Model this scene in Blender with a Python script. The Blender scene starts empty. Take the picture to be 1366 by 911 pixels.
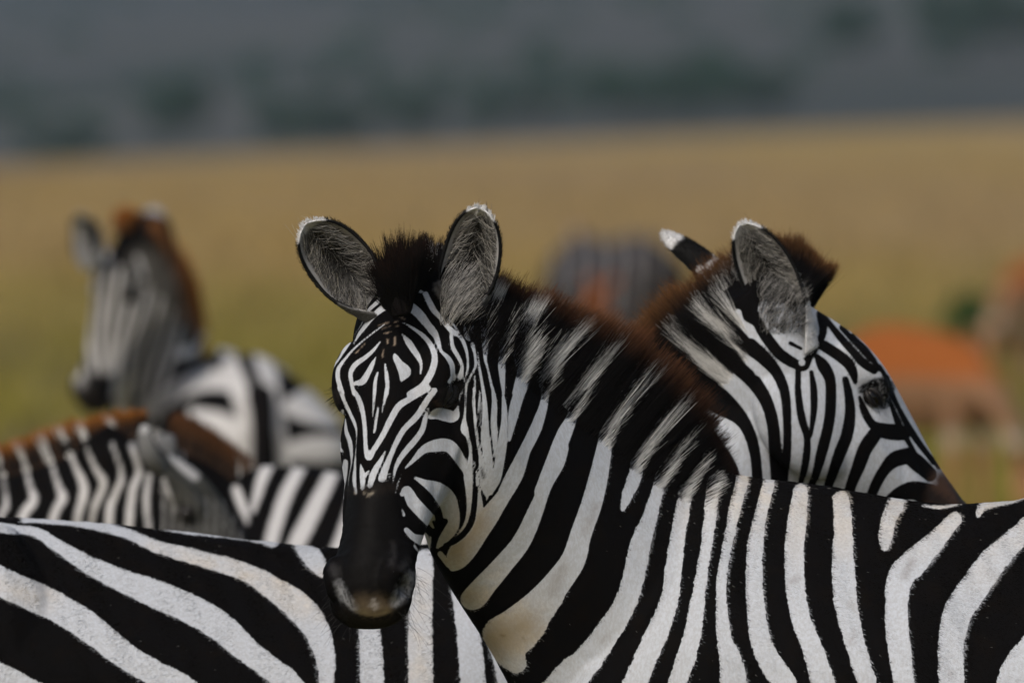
import bpy, math, random
import numpy as np
from mathutils import Vector, Matrix, noise as mnoise

R = math.radians
rng = np.random.default_rng(7)
random.seed(7)
scene = bpy.context.scene
col = scene.collection

# ------------------------------------------------------------------ camera
CAM_H = 1.87
TILT = R(1.0777)
F_PX = 1366 * 400.0 / 36.0
cam_data = bpy.data.cameras.new("camera")
cam_data.lens = 400
cam_data.sensor_width = 36
cam_data.clip_start = 0.5
cam_data.clip_end = 20000
cam_data.dof.use_dof = True
cam_data.dof.focus_distance = 17.04
cam_data.dof.aperture_fstop = 5.6
cam = bpy.data.objects.new("camera", cam_data)
cam.location = (0, 0, CAM_H)
cam.rotation_euler = (R(90) - TILT, 0, 0)
col.objects.link(cam)
scene.camera = cam

# ------------------------------------------------------------------ sky, sun, exposure
SUN_EL, SUN_AZ = R(40), R(207)          # azimuth from +Y, clockwise
world = bpy.data.worlds.new("World")
scene.world = world
world.use_nodes = True
wn = world.node_tree
bg = wn.nodes["Background"]
sky = wn.nodes.new("ShaderNodeTexSky")
sky.sky_type = 'NISHITA'
sky.sun_disc = False
sky.sun_elevation = SUN_EL
sky.sun_rotation = SUN_AZ
sky.dust_density = 4.0
sky.ozone_density = 0.6
wn.links.new(sky.outputs[0], bg.inputs[0])
bg.inputs[1].default_value = 0.10
sun_d = bpy.data.lights.new("sun", 'SUN')
sun_d.energy = 1.5
sun_d.angle = R(14)
sun_d.color = (1.0, 0.99, 0.98)
sun = bpy.data.objects.new("sun", sun_d)
sd = Vector((math.sin(SUN_AZ) * math.cos(SUN_EL), math.cos(SUN_AZ) * math.cos(SUN_EL), math.sin(SUN_EL)))
sun.rotation_euler = sd.to_track_quat('Z', 'Y').to_euler()
sun.location = (0, 0, 40)
col.objects.link(sun)
vs = scene.view_settings
scene.display_settings.display_device = 'sRGB'
vs.view_transform = 'Standard'
vs.look = 'None'
vs.exposure = 0.30
vs.gamma = 1.0
vs.use_curve_mapping = False
scene.render.engine = 'CYCLES'
scene.cycles.use_denoising = True
scene.cycles.max_bounces = 6
scene.cycles.diffuse_bounces = 3
scene.cycles.glossy_bounces = 2
scene.cycles.transmission_bounces = 2
scene.cycles.volume_bounces = 1
scene.render.film_transparent = False

# ------------------------------------------------------------------ small helpers
def at(px, py, Y):
    """a point of the place at depth Y metres, from its position on the survey photo"""
    x = (px - 683.0) / F_PX
    y = -(py - 455.5) / F_PX
    d = np.array([x, math.cos(TILT) + y * math.sin(TILT), -math.sin(TILT) + y * math.cos(TILT)])
    d = d * (Y / d[1])
    return np.array([d[0], Y, CAM_H + d[2]])


def tag(o, label=None, cat=None, group=None, kind=None):
    if label: o['label'] = label
    if cat: o['category'] = cat
    if group: o['group'] = group
    if kind: o['kind'] = kind
    return o


def empty(name, loc=(0, 0, 0), rz=0.0):
    o = bpy.data.objects.new(name, None)
    o.location = loc
    o.rotation_euler = (0, 0, rz)
    o.empty_display_size = 0.2
    col.objects.link(o)
    return o


def mesh_obj(name, V, F, mat=None, parent=None, smooth=True):
    me = bpy.data.meshes.new(name)
    V = np.asarray(V, dtype=np.float32)
    if isinstance(F, np.ndarray):
        nf, k = F.shape
        me.vertices.add(len(V)); me.vertices.foreach_set("co", V.ravel())
        me.loops.add(nf * k); me.loops.foreach_set("vertex_index", F.astype(np.int32).ravel())
        me.polygons.add(nf)
        me.polygons.foreach_set("loop_start", (np.arange(nf) * k).astype(np.int32))
        me.update(calc_edges=True)
        me.validate()
    else:
        me.from_pydata(V.tolist(), [], F)
        me.update()
    if smooth:
        me.polygons.foreach_set("use_smooth", np.ones(len(me.polygons), dtype=bool))
    o = bpy.data.objects.new(name, me)
    if mat: me.materials.append(mat)
    col.objects.link(o)
    if parent: o.parent = parent
    return o


def set_attr(me, name, arr, typ='FLOAT', dom='POINT'):
    a = me.attributes.new(name, typ, dom)
    if typ == 'FLOAT':
        a.data.foreach_set("value", np.asarray(arr, np.float32).ravel())
    else:
        a.data.foreach_set("color", np.asarray(arr, np.float32).ravel())


def new_mat(name):
    m = bpy.data.materials.new(name)
    m.use_nodes = True
    nt = m.node_tree
    return m, nt, nt.nodes["Principled BSDF"]


def N(nt, typ, **kw):
    n = nt.nodes.new(typ)
    for k, v in kw.items():
        if k.startswith('i_'):
            key = k[2:]
            n.inputs[int(key) if key.isdigit() else key].default_value = v
        else:
            setattr(n, k, v)
    return n


def math_n(nt, op, a, b=None, clamp=False):
    n = nt.nodes.new("ShaderNodeMath"); n.operation = op; n.use_clamp = clamp
    for i, s in enumerate((a, b)):
        if s is None: continue
        if isinstance(s, (int, float)): n.inputs[i].default_value = s
        else: nt.links.new(s, n.inputs[i])
    return n.outputs[0]


def mix_c(nt, fac, a, b):
    n = nt.nodes.new("ShaderNodeMix"); n.data_type = 'RGBA'
    for s, i in ((fac, 0), (a, 6), (b, 7)):
        if isinstance(s, (int, float)): n.inputs[i].default_value = s
        elif isinstance(s, tuple): n.inputs[i].default_value = s if len(s) == 4 else (*s, 1)
        else: nt.links.new(s, n.inputs[i])
    return n.outputs[2]


def ramp(nt, fac, lo, hi):
    n = nt.nodes.new("ShaderNodeMapRange"); n.interpolation_type = 'SMOOTHSTEP'
    nt.links.new(fac, n.inputs[0]); n.inputs[1].default_value = lo; n.inputs[2].default_value = hi
    return n.outputs[0]


# ------------------------------------------------------------------ materials
def coat_material(name, white=(0.445, 0.47, 0.505), cream=(0.54, 0.47, 0.37), black=(0.0042, 0.004, 0.0042),
                  soft=0.0009, jag=1.0):
    m, nt, b = new_mat(name)
    tc = N(nt, "ShaderNodeTexCoord")
    mp = N(nt, "ShaderNodeMapping"); mp.inputs['Scale'].default_value = (1, 1, 0.45)
    nt.links.new(tc.outputs['Object'], mp.inputs[0])
    st = N(nt, "ShaderNodeAttribute", attribute_name="stripe")
    n1 = N(nt, "ShaderNodeTexNoise", i_Scale=420.0, i_Detail=3.0); nt.links.new(mp.outputs[0], n1.inputs['Vector'])
    n2 = N(nt, "ShaderNodeTexNoise", i_Scale=55.0, i_Detail=2.0); nt.links.new(tc.outputs['Object'], n2.inputs['Vector'])
    j1 = math_n(nt, 'MULTIPLY', math_n(nt, 'SUBTRACT', n1.outputs[0], 0.5), 0.006 * jag)
    j2 = math_n(nt, 'MULTIPLY', math_n(nt, 'SUBTRACT', n2.outputs[0], 0.5), 0.005 * jag)
    jg = N(nt, "ShaderNodeAttribute", attribute_name="jag")
    s = math_n(nt, 'ADD', st.outputs['Fac'], math_n(nt, 'MULTIPLY', math_n(nt, 'ADD', j1, j2), jg.outputs['Fac']))
    mask = ramp(nt, s, -soft, soft)
    # white hair: cream where sun and dust have yellowed it, mottled
    tint = N(nt, "ShaderNodeAttribute", attribute_name="tint")
    n3 = N(nt, "ShaderNodeTexNoise", i_Scale=26.0, i_Detail=4.0, i_Roughness=0.65); nt.links.new(tc.outputs['Object'], n3.inputs['Vector'])
    tf = math_n(nt, 'MULTIPLY', tint.outputs['Fac'], ramp(nt, n3.outputs[0], 0.2, 0.75), clamp=True)
    wc = mix_c(nt, tf, white, cream)
    n4 = N(nt, "ShaderNodeTexNoise", i_Scale=240.0, i_Detail=4.0, i_Roughness=0.7); nt.links.new(mp.outputs[0], n4.inputs['Vector'])
    wc = mix_c(nt, math_n(nt, 'MULTIPLY', ramp(nt, n4.outputs[0], 0.62, 0.40), 0.40), wc, (0.30, 0.29, 0.28))
    bc = mix_c(nt, ramp(nt, n3.outputs[0], 0.45, 0.75), black, (0.0055, 0.0045, 0.004))
    c = mix_c(nt, mask, bc, wc)
    pg = N(nt, "ShaderNodeAttribute", attribute_name="pigment")
    c = mix_c(nt, pg.outputs['Alpha'], c, pg.outputs['Color'])
    nt.links.new(c, b.inputs['Base Color'])
    b.inputs['Roughness'].default_value = 0.60
    nt.links.new(math_n(nt, 'ADD', math_n(nt, 'MULTIPLY', pg.outputs['Alpha'], .05), .008), b.inputs['Specular IOR Level'])
    bp = N(nt, "ShaderNodeBump"); bp.inputs['Strength'].default_value = 0.15; bp.inputs['Distance'].default_value = 0.004
    nt.links.new(math_n(nt, 'ADD', n4.outputs[0], math_n(nt, 'MULTIPLY', n3.outputs[0], 1.5)), bp.inputs['Height'])
    nt.links.new(bp.outputs[0], b.inputs['Normal'])
    return m


def hair_material():
    m, nt, b = new_mat("hair")
    a = N(nt, "ShaderNodeAttribute", attribute_name="hair_color")
    nz = N(nt, "ShaderNodeTexNoise", i_Scale=300.0)
    tc = N(nt, "ShaderNodeTexCoord"); nt.links.new(tc.outputs['Object'], nz.inputs['Vector'])
    c = mix_c(nt, math_n(nt, 'MULTIPLY', nz.outputs[0], 0.25), a.outputs['Color'], (0.02, 0.018, 0.016))
    nt.links.new(c, b.inputs['Base Color'])
    b.inputs['Roughness'].default_value = 0.8
    b.inputs['Specular IOR Level'].default_value = 0.008
    return m


def simple(name, color, rough=0.6, spec=0.3, var=0.3, scale=40.0, dark=None):
    m, nt, b = new_mat(name)
    tc = N(nt, "ShaderNodeTexCoord")
    nz = N(nt, "ShaderNodeTexNoise", i_Scale=scale, i_Detail=4.0); nt.links.new(tc.outputs['Object'], nz.inputs['Vector'])
    dk = dark or tuple(x * 0.55 for x in color)
    c = mix_c(nt, math_n(nt, 'MULTIPLY', ramp(nt, nz.outputs[0], 0.35, 0.65), var), color, dk)
    nt.links.new(c, b.inputs['Base Color'])
    b.inputs['Roughness'].default_value = rough
    b.inputs['Specular IOR Level'].default_value = spec
    if name == "eye_surface":
        b.inputs['Coat Weight'].default_value = 0.35
        b.inputs['Coat Roughness'].default_value = 0.04
    return m


M_COAT = coat_material("zebra_coat")
M_COAT_FAR = coat_material("zebra_coat_far", white=(.50, .49, .48), soft=0.004, jag=0.6)
M_HAIR = hair_material()
M_EYE = simple("eye_surface", (0.008, 0.006, 0.005), rough=0.08, spec=0.6, var=0.5, scale=90)
M_LID = simple("eyelid_skin", (0.011, 0.009, 0.008), rough=0.55, spec=0.3, var=0.4, scale=300)
M_HOOF = simple("hoof_horn", (0.03, 0.025, 0.02), rough=0.5)
M_FIN = simple("mane_core", (0.006, 0.005, 0.005), rough=0.9, spec=0.05)

# ------------------------------------------------------------------ stripes drawn on the animal's side elevation
class Chart:
    """marks laid out on a flat side elevation (metres, X and Z); each stroke is a tapering band"""
    def __init__(self):
        self.marks = []      # (sign, pts(n,3))
        self.paints = []     # (pts(n,3), rgb, soft, strength)
        self.tints = []

    def tile(self, x0, y0, sc, Y):
        self.t = (x0, y0, sc, Y)
        return self

    def _pts(self, text, sub=4):
        x0, y0, sc, Y = self.t
        P = []
        for w in text.split():
            a, b_, c = (float(v) for v in w.split(','))
            p = at(x0 + a * sc, y0 + b_ * sc, Y)
            P.append((p[0], p[2], 0.5 * c * sc * Y / F_PX))
        P = np.array(P)
        if len(P) == 1:
            return np.vstack([P, P + [1e-4, 0, 0]])
        if len(P) == 2:
            return P
        Q = np.vstack([2 * P[0] - P[1], P, 2 * P[-1] - P[-2]])
        out = []
        for i in range(1, len(Q) - 2):
            for k in range(sub):
                t = k / sub
                p0, p1, p2, p3 = Q[i - 1], Q[i], Q[i + 1], Q[i + 2]
                out.append(0.5 * ((2 * p1) + (-p0 + p2) * t + (2 * p0 - 5 * p1 + 4 * p2 - p3) * t * t + (-p0 + 3 * p1 - 3 * p2 + p3) * t ** 3))
        out.append(P[-1])
        out = np.array(out)
        out[:, 2] = np.maximum(out[:, 2], 0.0004)
        return out

    def w(self, *texts):
        for t in texts: self.marks.append((1, self._pts(t)))
        return self

    def k(self, *texts):
        for t in texts: self.marks.append((-1, self._pts(t)))
        return self

    def paint(self, rgb, soft, strength, *texts, on_white=False):
        for t in texts: self.paints.append((self._pts(t), rgb, soft, strength, on_white))
        return self

    def tint(self, soft, strength, *texts):
        for t in texts: self.tints.append((self._pts(t), soft, strength))
        return self

    @staticmethod
    def band(XZ, pts, lim):
        """signed distance (positive inside) of points to a tapering polyline; -lim where far"""
        d = np.full(len(XZ), -lim, np.float32)
        r = pts[:, 2].max() + lim
        lo = pts[:, :2].min(0) - r; hi = pts[:, :2].max(0) + r
        idx = np.nonzero((XZ[:, 0] > lo[0]) & (XZ[:, 0] < hi[0]) & (XZ[:, 1] > lo[1]) & (XZ[:, 1] < hi[1]))[0]
        if len(idx) == 0: return d, idx
        Q = XZ[idx]
        best = np.full(len(idx), -lim, np.float32)
        for a, b_ in zip(pts[:-1], pts[1:]):
            ab = b_[:2] - a[:2]
            L2 = float(ab @ ab) + 1e-12
            t = np.clip(((Q - a[:2]) @ ab) / L2, 0, 1)
            px = a[0] + t * ab[0] - Q[:, 0]; pz = a[1] + t * ab[1] - Q[:, 1]
            best = np.maximum(best, a[2] + t * (b_[2] - a[2]) - np.sqrt(px * px + pz * pz))
        return best, idx

    def stripe(self, XZ, lim=0.02):
        s = np.full(len(XZ), -lim, np.float32)
        for sign, pts in self.marks:
            best, idx = self.band(XZ, pts, lim)
            if len(idx) == 0: continue
            if sign > 0: s[idx] = np.maximum(s[idx], best)
            else: s[idx] = np.minimum(s[idx], -best)
        return s

    def pigment(self, XZ, s):
        c = np.zeros((len(XZ), 4), np.float32)
        for pts, rgb, soft, st, ow in self.paints:
            best, idx = self.band(XZ, pts, soft * 1.5)
            if len(idx) == 0: continue
            q = XZ[idx]; wob = np.sin(q[:, 0] * 410 + 3 * np.sin(q[:, 1] * 230)) * .5 + np.sin(q[:, 0] * 930 + q[:, 1] * 340) * .3 + np.sin(q[:, 1] * 760 - q[:, 0] * 290) * .35
            best = best + wob * min(.0018, soft * .45)
            a = np.clip(best / soft * 0.5 + 0.5, 0, 1); a = a * a * (3 - 2 * a) * st
            if soft < .0075: a = a * np.clip(1.05 - .45 * (np.sin(q[:, 0] * 2300 + 4 * np.sin(q[:, 1] * 1400)) * np.sin(q[:, 1] * 1900 + 3 * np.sin(q[:, 0] * 1700)) > .25), 0, 1)
            if ow: a = a * np.clip(s[idx] / .003, 0, 1)
            pa = c[idx, 3]
            na = a + pa * (1 - a)
            f = np.where(na > 1e-5, a / np.maximum(na, 1e-5), 0)[:, None]
            c[idx, :3] = c[idx, :3] * (1 - f) + np.array(rgb, np.float32) * f
            c[idx, 3] = na
        return c

    def tintmap(self, XZ):
        c = np.zeros(len(XZ), np.float32)
        for pts, soft, st in self.tints:
            best, idx = self.band(XZ, pts, soft * 1.5)
            if len(idx) == 0: continue
            a = np.clip(best / soft * 0.5 + 0.5, 0, 1)
            c[idx] = np.maximum(c[idx], a * a * (3 - 2 * a) * st)
        return c


def carry_down(ch, limit, tf, floor=.74):
    out = []
    for sg, p in ch.marks:
        if len(p) > 2 and p[-1, 1] < limit and p[-1, 1] < p[0, 1]:
            d = p[-1, :2] - p[-3, :2]; d = d / (np.linalg.norm(d) + 1e-9); d[1] = min(d[1], -.5)
            n_ = max(0.0, (p[-1, 1] - floor) / -d[1])
            p = np.vstack([p, [p[-1, 0] + d[0] * n_ * .5, p[-1, 1] + d[1] * n_ * .5, p[-1, 2]], [p[-1, 0] + d[0] * n_ * .8, p[-1, 1] + d[1] * n_, p[-1, 2] * .6]])
        out.append((sg, p))
    ch.marks = out
    for z in (.76, .845, .925):
        a, b_ = tf(np.array([-1.12, 0, z])), tf(np.array([-.74, 0, z + .035])); m_ = (a + b_) / 2
        ch.marks.append((1, np.array([[a[0], a[2], .020], [m_[0], m_[2] - .012, .024], [b_[0], b_[2], .006]])))


# ------------------------------------------------------------------ bodies
def unit(v):
    v = np.asarray(v, float)
    return v / (np.linalg.norm(v) + 1e-12)


def resample(S, per=5):
    S = np.asarray(S, float)
    Q = np.vstack([2 * S[0] - S[1], S, 2 * S[-1] - S[-2]])
    out = []
    for i in range(1, len(Q) - 2):
        p0, p1, p2, p3 = Q[i - 1], Q[i], Q[i + 1], Q[i + 2]
        for k in range(per):
            t = k / per
            out.append(0.5 * ((2 * p1) + (-p0 + p2) * t + (2 * p0 - 5 * p1 + 4 * p2 - p3) * t * t + (-p0 + 3 * p1 - 3 * p2 + p3) * t ** 3))
    out.append(S[-1])
    return np.array(out)


def loft(stations, seg=40, per=5, top=0.8, bot=0.85, n=2.15):
    """stations: rows of dorsal point(3), ventral point(3), half width. top/bot: how much the section narrows there"""
    S = resample(stations, per)
    D, Vn, hw = S[:, 0:3], S[:, 3:6], np.maximum(S[:, 6], 0.004)
    C = (D + Vn) / 2
    ax = np.gradient(C, axis=0)
    rings = []
    ang = np.linspace(0, 2 * math.pi, seg, endpoint=False)
    ca, sa = np.cos(ang), np.sin(ang)
    e = 2.0 / n
    lx = np.sign(ca) * np.abs(ca) ** e
    vx = np.sign(sa) * np.abs(sa) ** e
    wm = np.where(vx > 0, 1 + (top - 1) * vx ** 1.5, 1 + (bot - 1) * (-vx).clip(0) ** 1.5)
    for i in range(len(S)):
        d = (D[i] - Vn[i]) / 2
        l = unit(np.cross(ax[i], d))
        rings.append(C[i] + np.outer(lx * wm * hw[i], l) + np.outer(vx, d))
    V = np.vstack(rings)
    F = []
    for r in range(len(S) - 1):
        for k in range(seg):
            k2 = (k + 1) % seg
            F.append((r * seg + k, r * seg + k2, (r + 1) * seg + k2, (r + 1) * seg + k))
    a = len(V); V = np.vstack([V, C[0], C[-1]])
    for k in range(seg):
        k2 = (k + 1) % seg
        F.append((a, k2, k)); o = (len(S) - 1) * seg
        F.append((a + 1, o + k, o + k2))
    return V, F


def tube(pts, seg=16, per=4):
    """rows x,y,z,r"""
    S = resample(pts, per)
    P, r = S[:, :3], np.maximum(S[:, 3], 0.002)
    ax = np.gradient(P, axis=0)
    V, F = [], []
    ang = np.linspace(0, 2 * math.pi, seg, endpoint=False)
    ref = np.array([0.13, 1.0, 0.07])
    for i in range(len(P)):
        a = unit(ax[i]); l = unit(np.cross(a, ref)); m = np.cross(l, a)
        V.append(P[i] + r[i] * (np.outer(np.cos(ang), l) + np.outer(np.sin(ang), m)))
    V = np.vstack(V)
    for q in range(len(P) - 1):
        for k in range(seg):
            k2 = (k + 1) % seg
            F.append((q * seg + k, q * seg + k2, (q + 1) * seg + k2, (q + 1) * seg + k))
    a = len(V); V = np.vstack([V, P[0], P[-1]]); o = (len(P) - 1) * seg
    for k in range(seg):
        k2 = (k + 1) % seg
        F.append((a, k2, k)); F.append((a + 1, o + k, o + k2))
    return V, F


def ellipsoid(c, ax, nu=14, nv=20):
    """ax: 3 semi-axis vectors"""
    V, F = [], []
    A = np.array(ax)
    for i in range(nu + 1):
        th = math.pi * i / nu
        for j in range(nv):
            ph = 2 * math.pi * j / nv
            V.append(np.array(c) + math.sin(th) * math.cos(ph) * A[0] + math.sin(th) * math.sin(ph) * A[1] + math.cos(th) * A[2])
    for i in range(nu):
        for j in range(nv):
            j2 = (j + 1) % nv
            F.append((i * nv + j, (i + 1) * nv + j, (i + 1) * nv + j2, i * nv + j2))
    return np.array(V), F


def remesh(pieces, voxel, smooth=6):
    V, F, o = [], [], 0
    for v, f in pieces:
        V.append(v); F += [tuple(i + o for i in q) for q in f]; o += len(v)
    me = bpy.data.meshes.new("raw"); me.from_pydata(np.vstack(V).tolist(), [], F); me.update()
    ob = bpy.data.objects.new("raw", me); col.objects.link(ob)
    rm = ob.modifiers.new("r", 'REMESH'); rm.mode = 'VOXEL'; rm.voxel_size = voxel; rm.adaptivity = 0
    sm = ob.modifiers.new("s", 'SMOOTH'); sm.factor = 0.5; sm.iterations = smooth
    dg = bpy.context.evaluated_depsgraph_get()
    ev = ob.evaluated_get(dg); m2 = ev.to_mesh()
    n = len(m2.vertices)
    co = np.empty(n * 3, np.float32); m2.vertices.foreach_get("co", co)
    nl = len(m2.loops); li = np.empty(nl, np.int32); m2.loops.foreach_get("vertex_index", li)
    no = np.empty(n * 3, np.float32); m2.vertices.foreach_get("normal", no)
    assert nl == 4 * len(m2.polygons)
    ev.to_mesh_clear()
    bpy.data.objects.remove(ob); bpy.data.meshes.remove(me)
    return co.reshape(-1, 3).astype(float), no.reshape(-1, 3).astype(float), li.reshape(-1, 4)


def add_curves(name, pts, radius_root, radius_tip, colors, parent, mat=M_HAIR):
    """pts (n,k,3) strands, colors (n,k,3)"""
    n, k, _ = pts.shape
    hc = bpy.data.hair_curves.new(name)
    hc.add_curves([k] * n)
    hc.points.foreach_set("position", np.ascontiguousarray(pts, np.float32).ravel())
    ra = np.linspace(radius_root, radius_tip, k, dtype=np.float32)
    rad = np.broadcast_to(ra, (n, k)).copy()
    hc.points.foreach_set("radius", rad.ravel())
    a = hc.attributes.new("hair_color", 'FLOAT_COLOR', 'POINT')
    c = np.ones((n * k, 4), np.float32); c[:, :3] = colors.reshape(-1, 3)
    a.data.foreach_set("color", c.ravel())
    hc.materials.append(mat)
    o = bpy.data.objects.new(name, hc)
    col.objects.link(o)
    if parent: o.parent = parent
    return o


# a zebra facing +x, withers over the origin, metres: x, top of back, belly, half width
TRUNK = [(.255, .98, .90, .05), (.215, 1.08, .79, .13), (.147, 1.22, .757, .185), (.07, 1.31, .74, .205), (0, 1.345, .723, .22),
         (-.125, 1.335, .70, .25), (-.284, 1.31, .683, .28), (-.41, 1.30, .683, .29), (-.533, 1.315, .71, .285), (-.67, 1.342, .757, .275),
         (-.806, 1.345, .80, .265), (-.942, 1.315, .86, .245), (-1.03, 1.26, .93, .20), (-1.084, 1.17, 1.02, .09)]
HEAD = [(-.07, -.065, -.16, .058), (-.03, -.048, -.185, .072), (.02, -.026, -.215, .088), (.07, -.004, -.235, .094), (.12, .012, -.245, .097), (.17, .016, -.246, .096),
        (.22, .010, -.238, .098), (.27, .004, -.215, .086), (.32, -.002, -.182, .072), (.37, -.005, -.150, .064), (.42, -.006, -.130, .063),
        (.455, -.006, -.120, .068), (.485, -.014, -.114, .068), (.508, -.030, -.108, .059), (.522, -.050, -.098, .038), (.527, -.066, -.086, .012)]


class Frame:
    """head frame: origin at the poll, u down the face, v out of the forehead, w to the animal's left"""
    def __init__(self, O, heading, pitch, scale=1.0, roll=0.0):
        h = unit([math.cos(heading), math.sin(heading), 0]); z = np.array([0, 0, 1.0])
        self.O = np.array(O, float); self.s = scale
        self.u = math.sin(pitch) * h - math.cos(pitch) * z
        self.v = math.cos(pitch) * h + math.sin(pitch) * z
        self.w = np.cross(self.v, self.u)
        if roll:
            c_, s_ = math.cos(roll), math.sin(roll)
            q = lambda a: np.array([a[0] * c_ + a[2] * s_, a[1], -a[0] * s_ + a[2] * c_])
            self.u, self.v, self.w = q(self.u), q(self.v), q(self.w)

    def p(self, u, v, w):
        return self.O + self.s * (u * self.u + v * self.v + w * self.w)

    def local(self, P):
        d = (P - self.O) / self.s
        return np.stack([d @ self.u, d @ self.v, d @ self.w], -1)


def head_pieces(fr, poll=0.0):
    k_ = lambda u: poll * float(np.clip((.13 - u) / .08, 0, 1))
    st = [np.concatenate([fr.p(u, t + k_(u), 0), fr.p(u, b, 0), [(hw + k_(u)) * fr.s]]) for u, t, b, hw in HEAD]
    P = [loft(st, seg=44, per=5, top=0.62, bot=0.50, n=2.35)]
    for sgn in (-1, 1):
        # cheek muscle, brow ridge, nostril wing
        P.append(ellipsoid(fr.p(.15, -.155, sgn * .062), [fr.s * .105 * fr.u, fr.s * .075 * fr.v, fr.s * .046 * fr.w]))
        P.append(ellipsoid(fr.p(.145, -.034, sgn * .066), [fr.s * .060 * fr.u, fr.s * .030 * fr.v, fr.s * .030 * fr.w]))
        P.append(ellipsoid(fr.p(.462, -.038, sgn * .044), [fr.s * .036 * fr.u, fr.s * .030 * fr.v, fr.s * .024 * fr.w]))
        P.append(ellipsoid(fr.p(.30, -.075, sgn * .050), [fr.s * .10 * fr.u, fr.s * .03 * fr.v, fr.s * .022 * fr.w]))
        P.append(ellipsoid(fr.p(.015, -.085, sgn * .060), [fr.s * .045 * fr.u, fr.s * .045 * fr.v, fr.s * .028 * fr.w]))
    # chin and lips
    P.append(ellipsoid(fr.p(.470, -.108, 0), [fr.s * .042 * fr.u, fr.s * .026 * fr.v, fr.s * .040 * fr.w]))
    return P


def muscles(co, no, amp=.0045):
    idx = np.nonzero((co[:, 2] > .80) & (no[:, 1] < .5))[0]
    d = np.array([mnoise.noise(Vector((p[0] * 9, p[1] * 5, p[2] * 6))) + .35 * mnoise.noise(Vector((p[0] * 34 + p[2] * 12, p[1] * 14, p[2] * 9 + 3))) for p in co[idx]])
    co[idx] += no[idx] * (d * amp)[:, None]


def sculpt_head(fr, co, no, eu=.182):
    """eye sockets, nostrils, mouth line pressed into the surface"""
    L = fr.local(co)
    nearh = (L[:, 0] > -.1) & (L[:, 0] < .62) & (np.abs(L[:, 2]) < .14) & (L[:, 1] > -.3) & (L[:, 1] < .08)
    idx = np.nonzero(nearh)[0]
    q = L[idx]; disp = np.zeros(len(idx))
    aw = np.abs(q[:, 2])
    def g(cu, cv, cw, ru, rv, rw):
        return np.exp(-(((q[:, 0] - cu) / ru) ** 2 + ((q[:, 1] - cv) / rv) ** 2 + ((aw - cw) / rw) ** 2))
    disp -= .011 * g(eu, -.052, .10, .024, .016, .04)          # eye socket
    disp -= .003 * g(.085, -.060, .09, .030, .028, .04)          # hollow above the eye
    disp -= .020 * g(.474, -.046, .064, .013, .020, .018)        # nostril
    disp -= .007 * np.exp(-((q[:, 1] + .088 + .10 * (q[:, 0] - .48)) / .0045) ** 2) * np.clip((q[:, 0] - .42) / .02, 0, 1)
    disp += .004 * g(.23, -.090, .085, .10, .010, .05)           # facial crest
    # small creases over the muzzle
    wr = np.array([mnoise.noise(Vector((a * 130, b_ * 40, c_ * 28))) for a, b_, c_ in q])
    disp += .0016 * wr * np.exp(-(((q[:, 0] - .43) / .06) ** 2))
    wr2 = np.array([mnoise.noise(Vector((a * 60, b_ * 150, c_ * 90 + 5))) for a, b_, c_ in q])
    disp += .0014 * wr2 * np.exp(-(((q[:, 0] - .49) / .035) ** 2)) * (q[:, 1] < -.04)
    co[idx] += fr.s * disp[:, None] * no[idx]
    return idx, q


def ear_mesh(B, T, Nrm, W, curl=1.0, thick=0.004, notch=False, ns=30, na=30, base_w=.55):
    """a cupped ear from base B to tip T opening towards Nrm; returns V, F, s, a(-1..1), inner flag"""
    B = np.array(B, float); T = np.array(T, float)
    L = np.linalg.norm(T - B); ax = (T - B) / L
    Nn = unit(np.array(Nrm) - ax * (np.array(Nrm) @ ax)); side = np.cross(Nn, ax)
    V = []; info = []
    for layer in (0, 1):
        for i in range(ns + 1):
            s = i / ns
            if s < .52:
                prof = base_w + (1 - base_w) * math.sin(math.pi / 2 * s / .52)
            else:
                prof = max((1 - ((s - .52) / .48) ** 2.4) ** .60 if s < 1 else 0.0, .10)
            phi = min(R(150) * (1 - s) ** 2.2 * curl + R(64), R(165))
            Rr = W * 0.5 * prof / max(math.sin(min(phi, R(90))), 0.5)
            bend = 0.06 * L * math.sin(math.pi * s)
            c = B + ax * L * s + Nn * (-0.02 * math.sin(math.pi * s))
            for j in range(na + 1):
                a = -1 + 2 * j / na
                an = a * phi
                rr = Rr + (thick if layer else 0)
                p = c + rr * math.sin(an) * side + (-rr * math.cos(an) + Rr * 0.6) * Nn
                if notch and s > .86:
                    p = p - ax * L * 0.05 * math.exp(-((a - 0.25) / 0.13) ** 2) * (s - .86) / .14
                V.append(p); info.append((s, a, layer))
    V = np.array(V); info = np.array(info)
    F = []
    w = na + 1; off = (ns + 1) * w
    for i in range(ns):
        for j in range(na):
            q = (i * w + j, i * w + j + 1, (i + 1) * w + j + 1, (i + 1) * w + j)
            F.append(q)
            F.append(tuple(off + k for k in reversed(q)))
    for i in range(ns):
        F.append((i * w, (i + 1) * w, off + (i + 1) * w, off + i * w))
        F.append(((i + 1) * w + na, i * w + na, off + i * w + na, off + (i + 1) * w + na))
    for j in range(na):
        F.append((ns * w + j, ns * w + j + 1, off + ns * w + j + 1, off + ns * w + j))
        F.append((j + 1, j, off + j, off + j + 1))
    return V, F, info, (ax, side, Nn, L)


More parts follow.
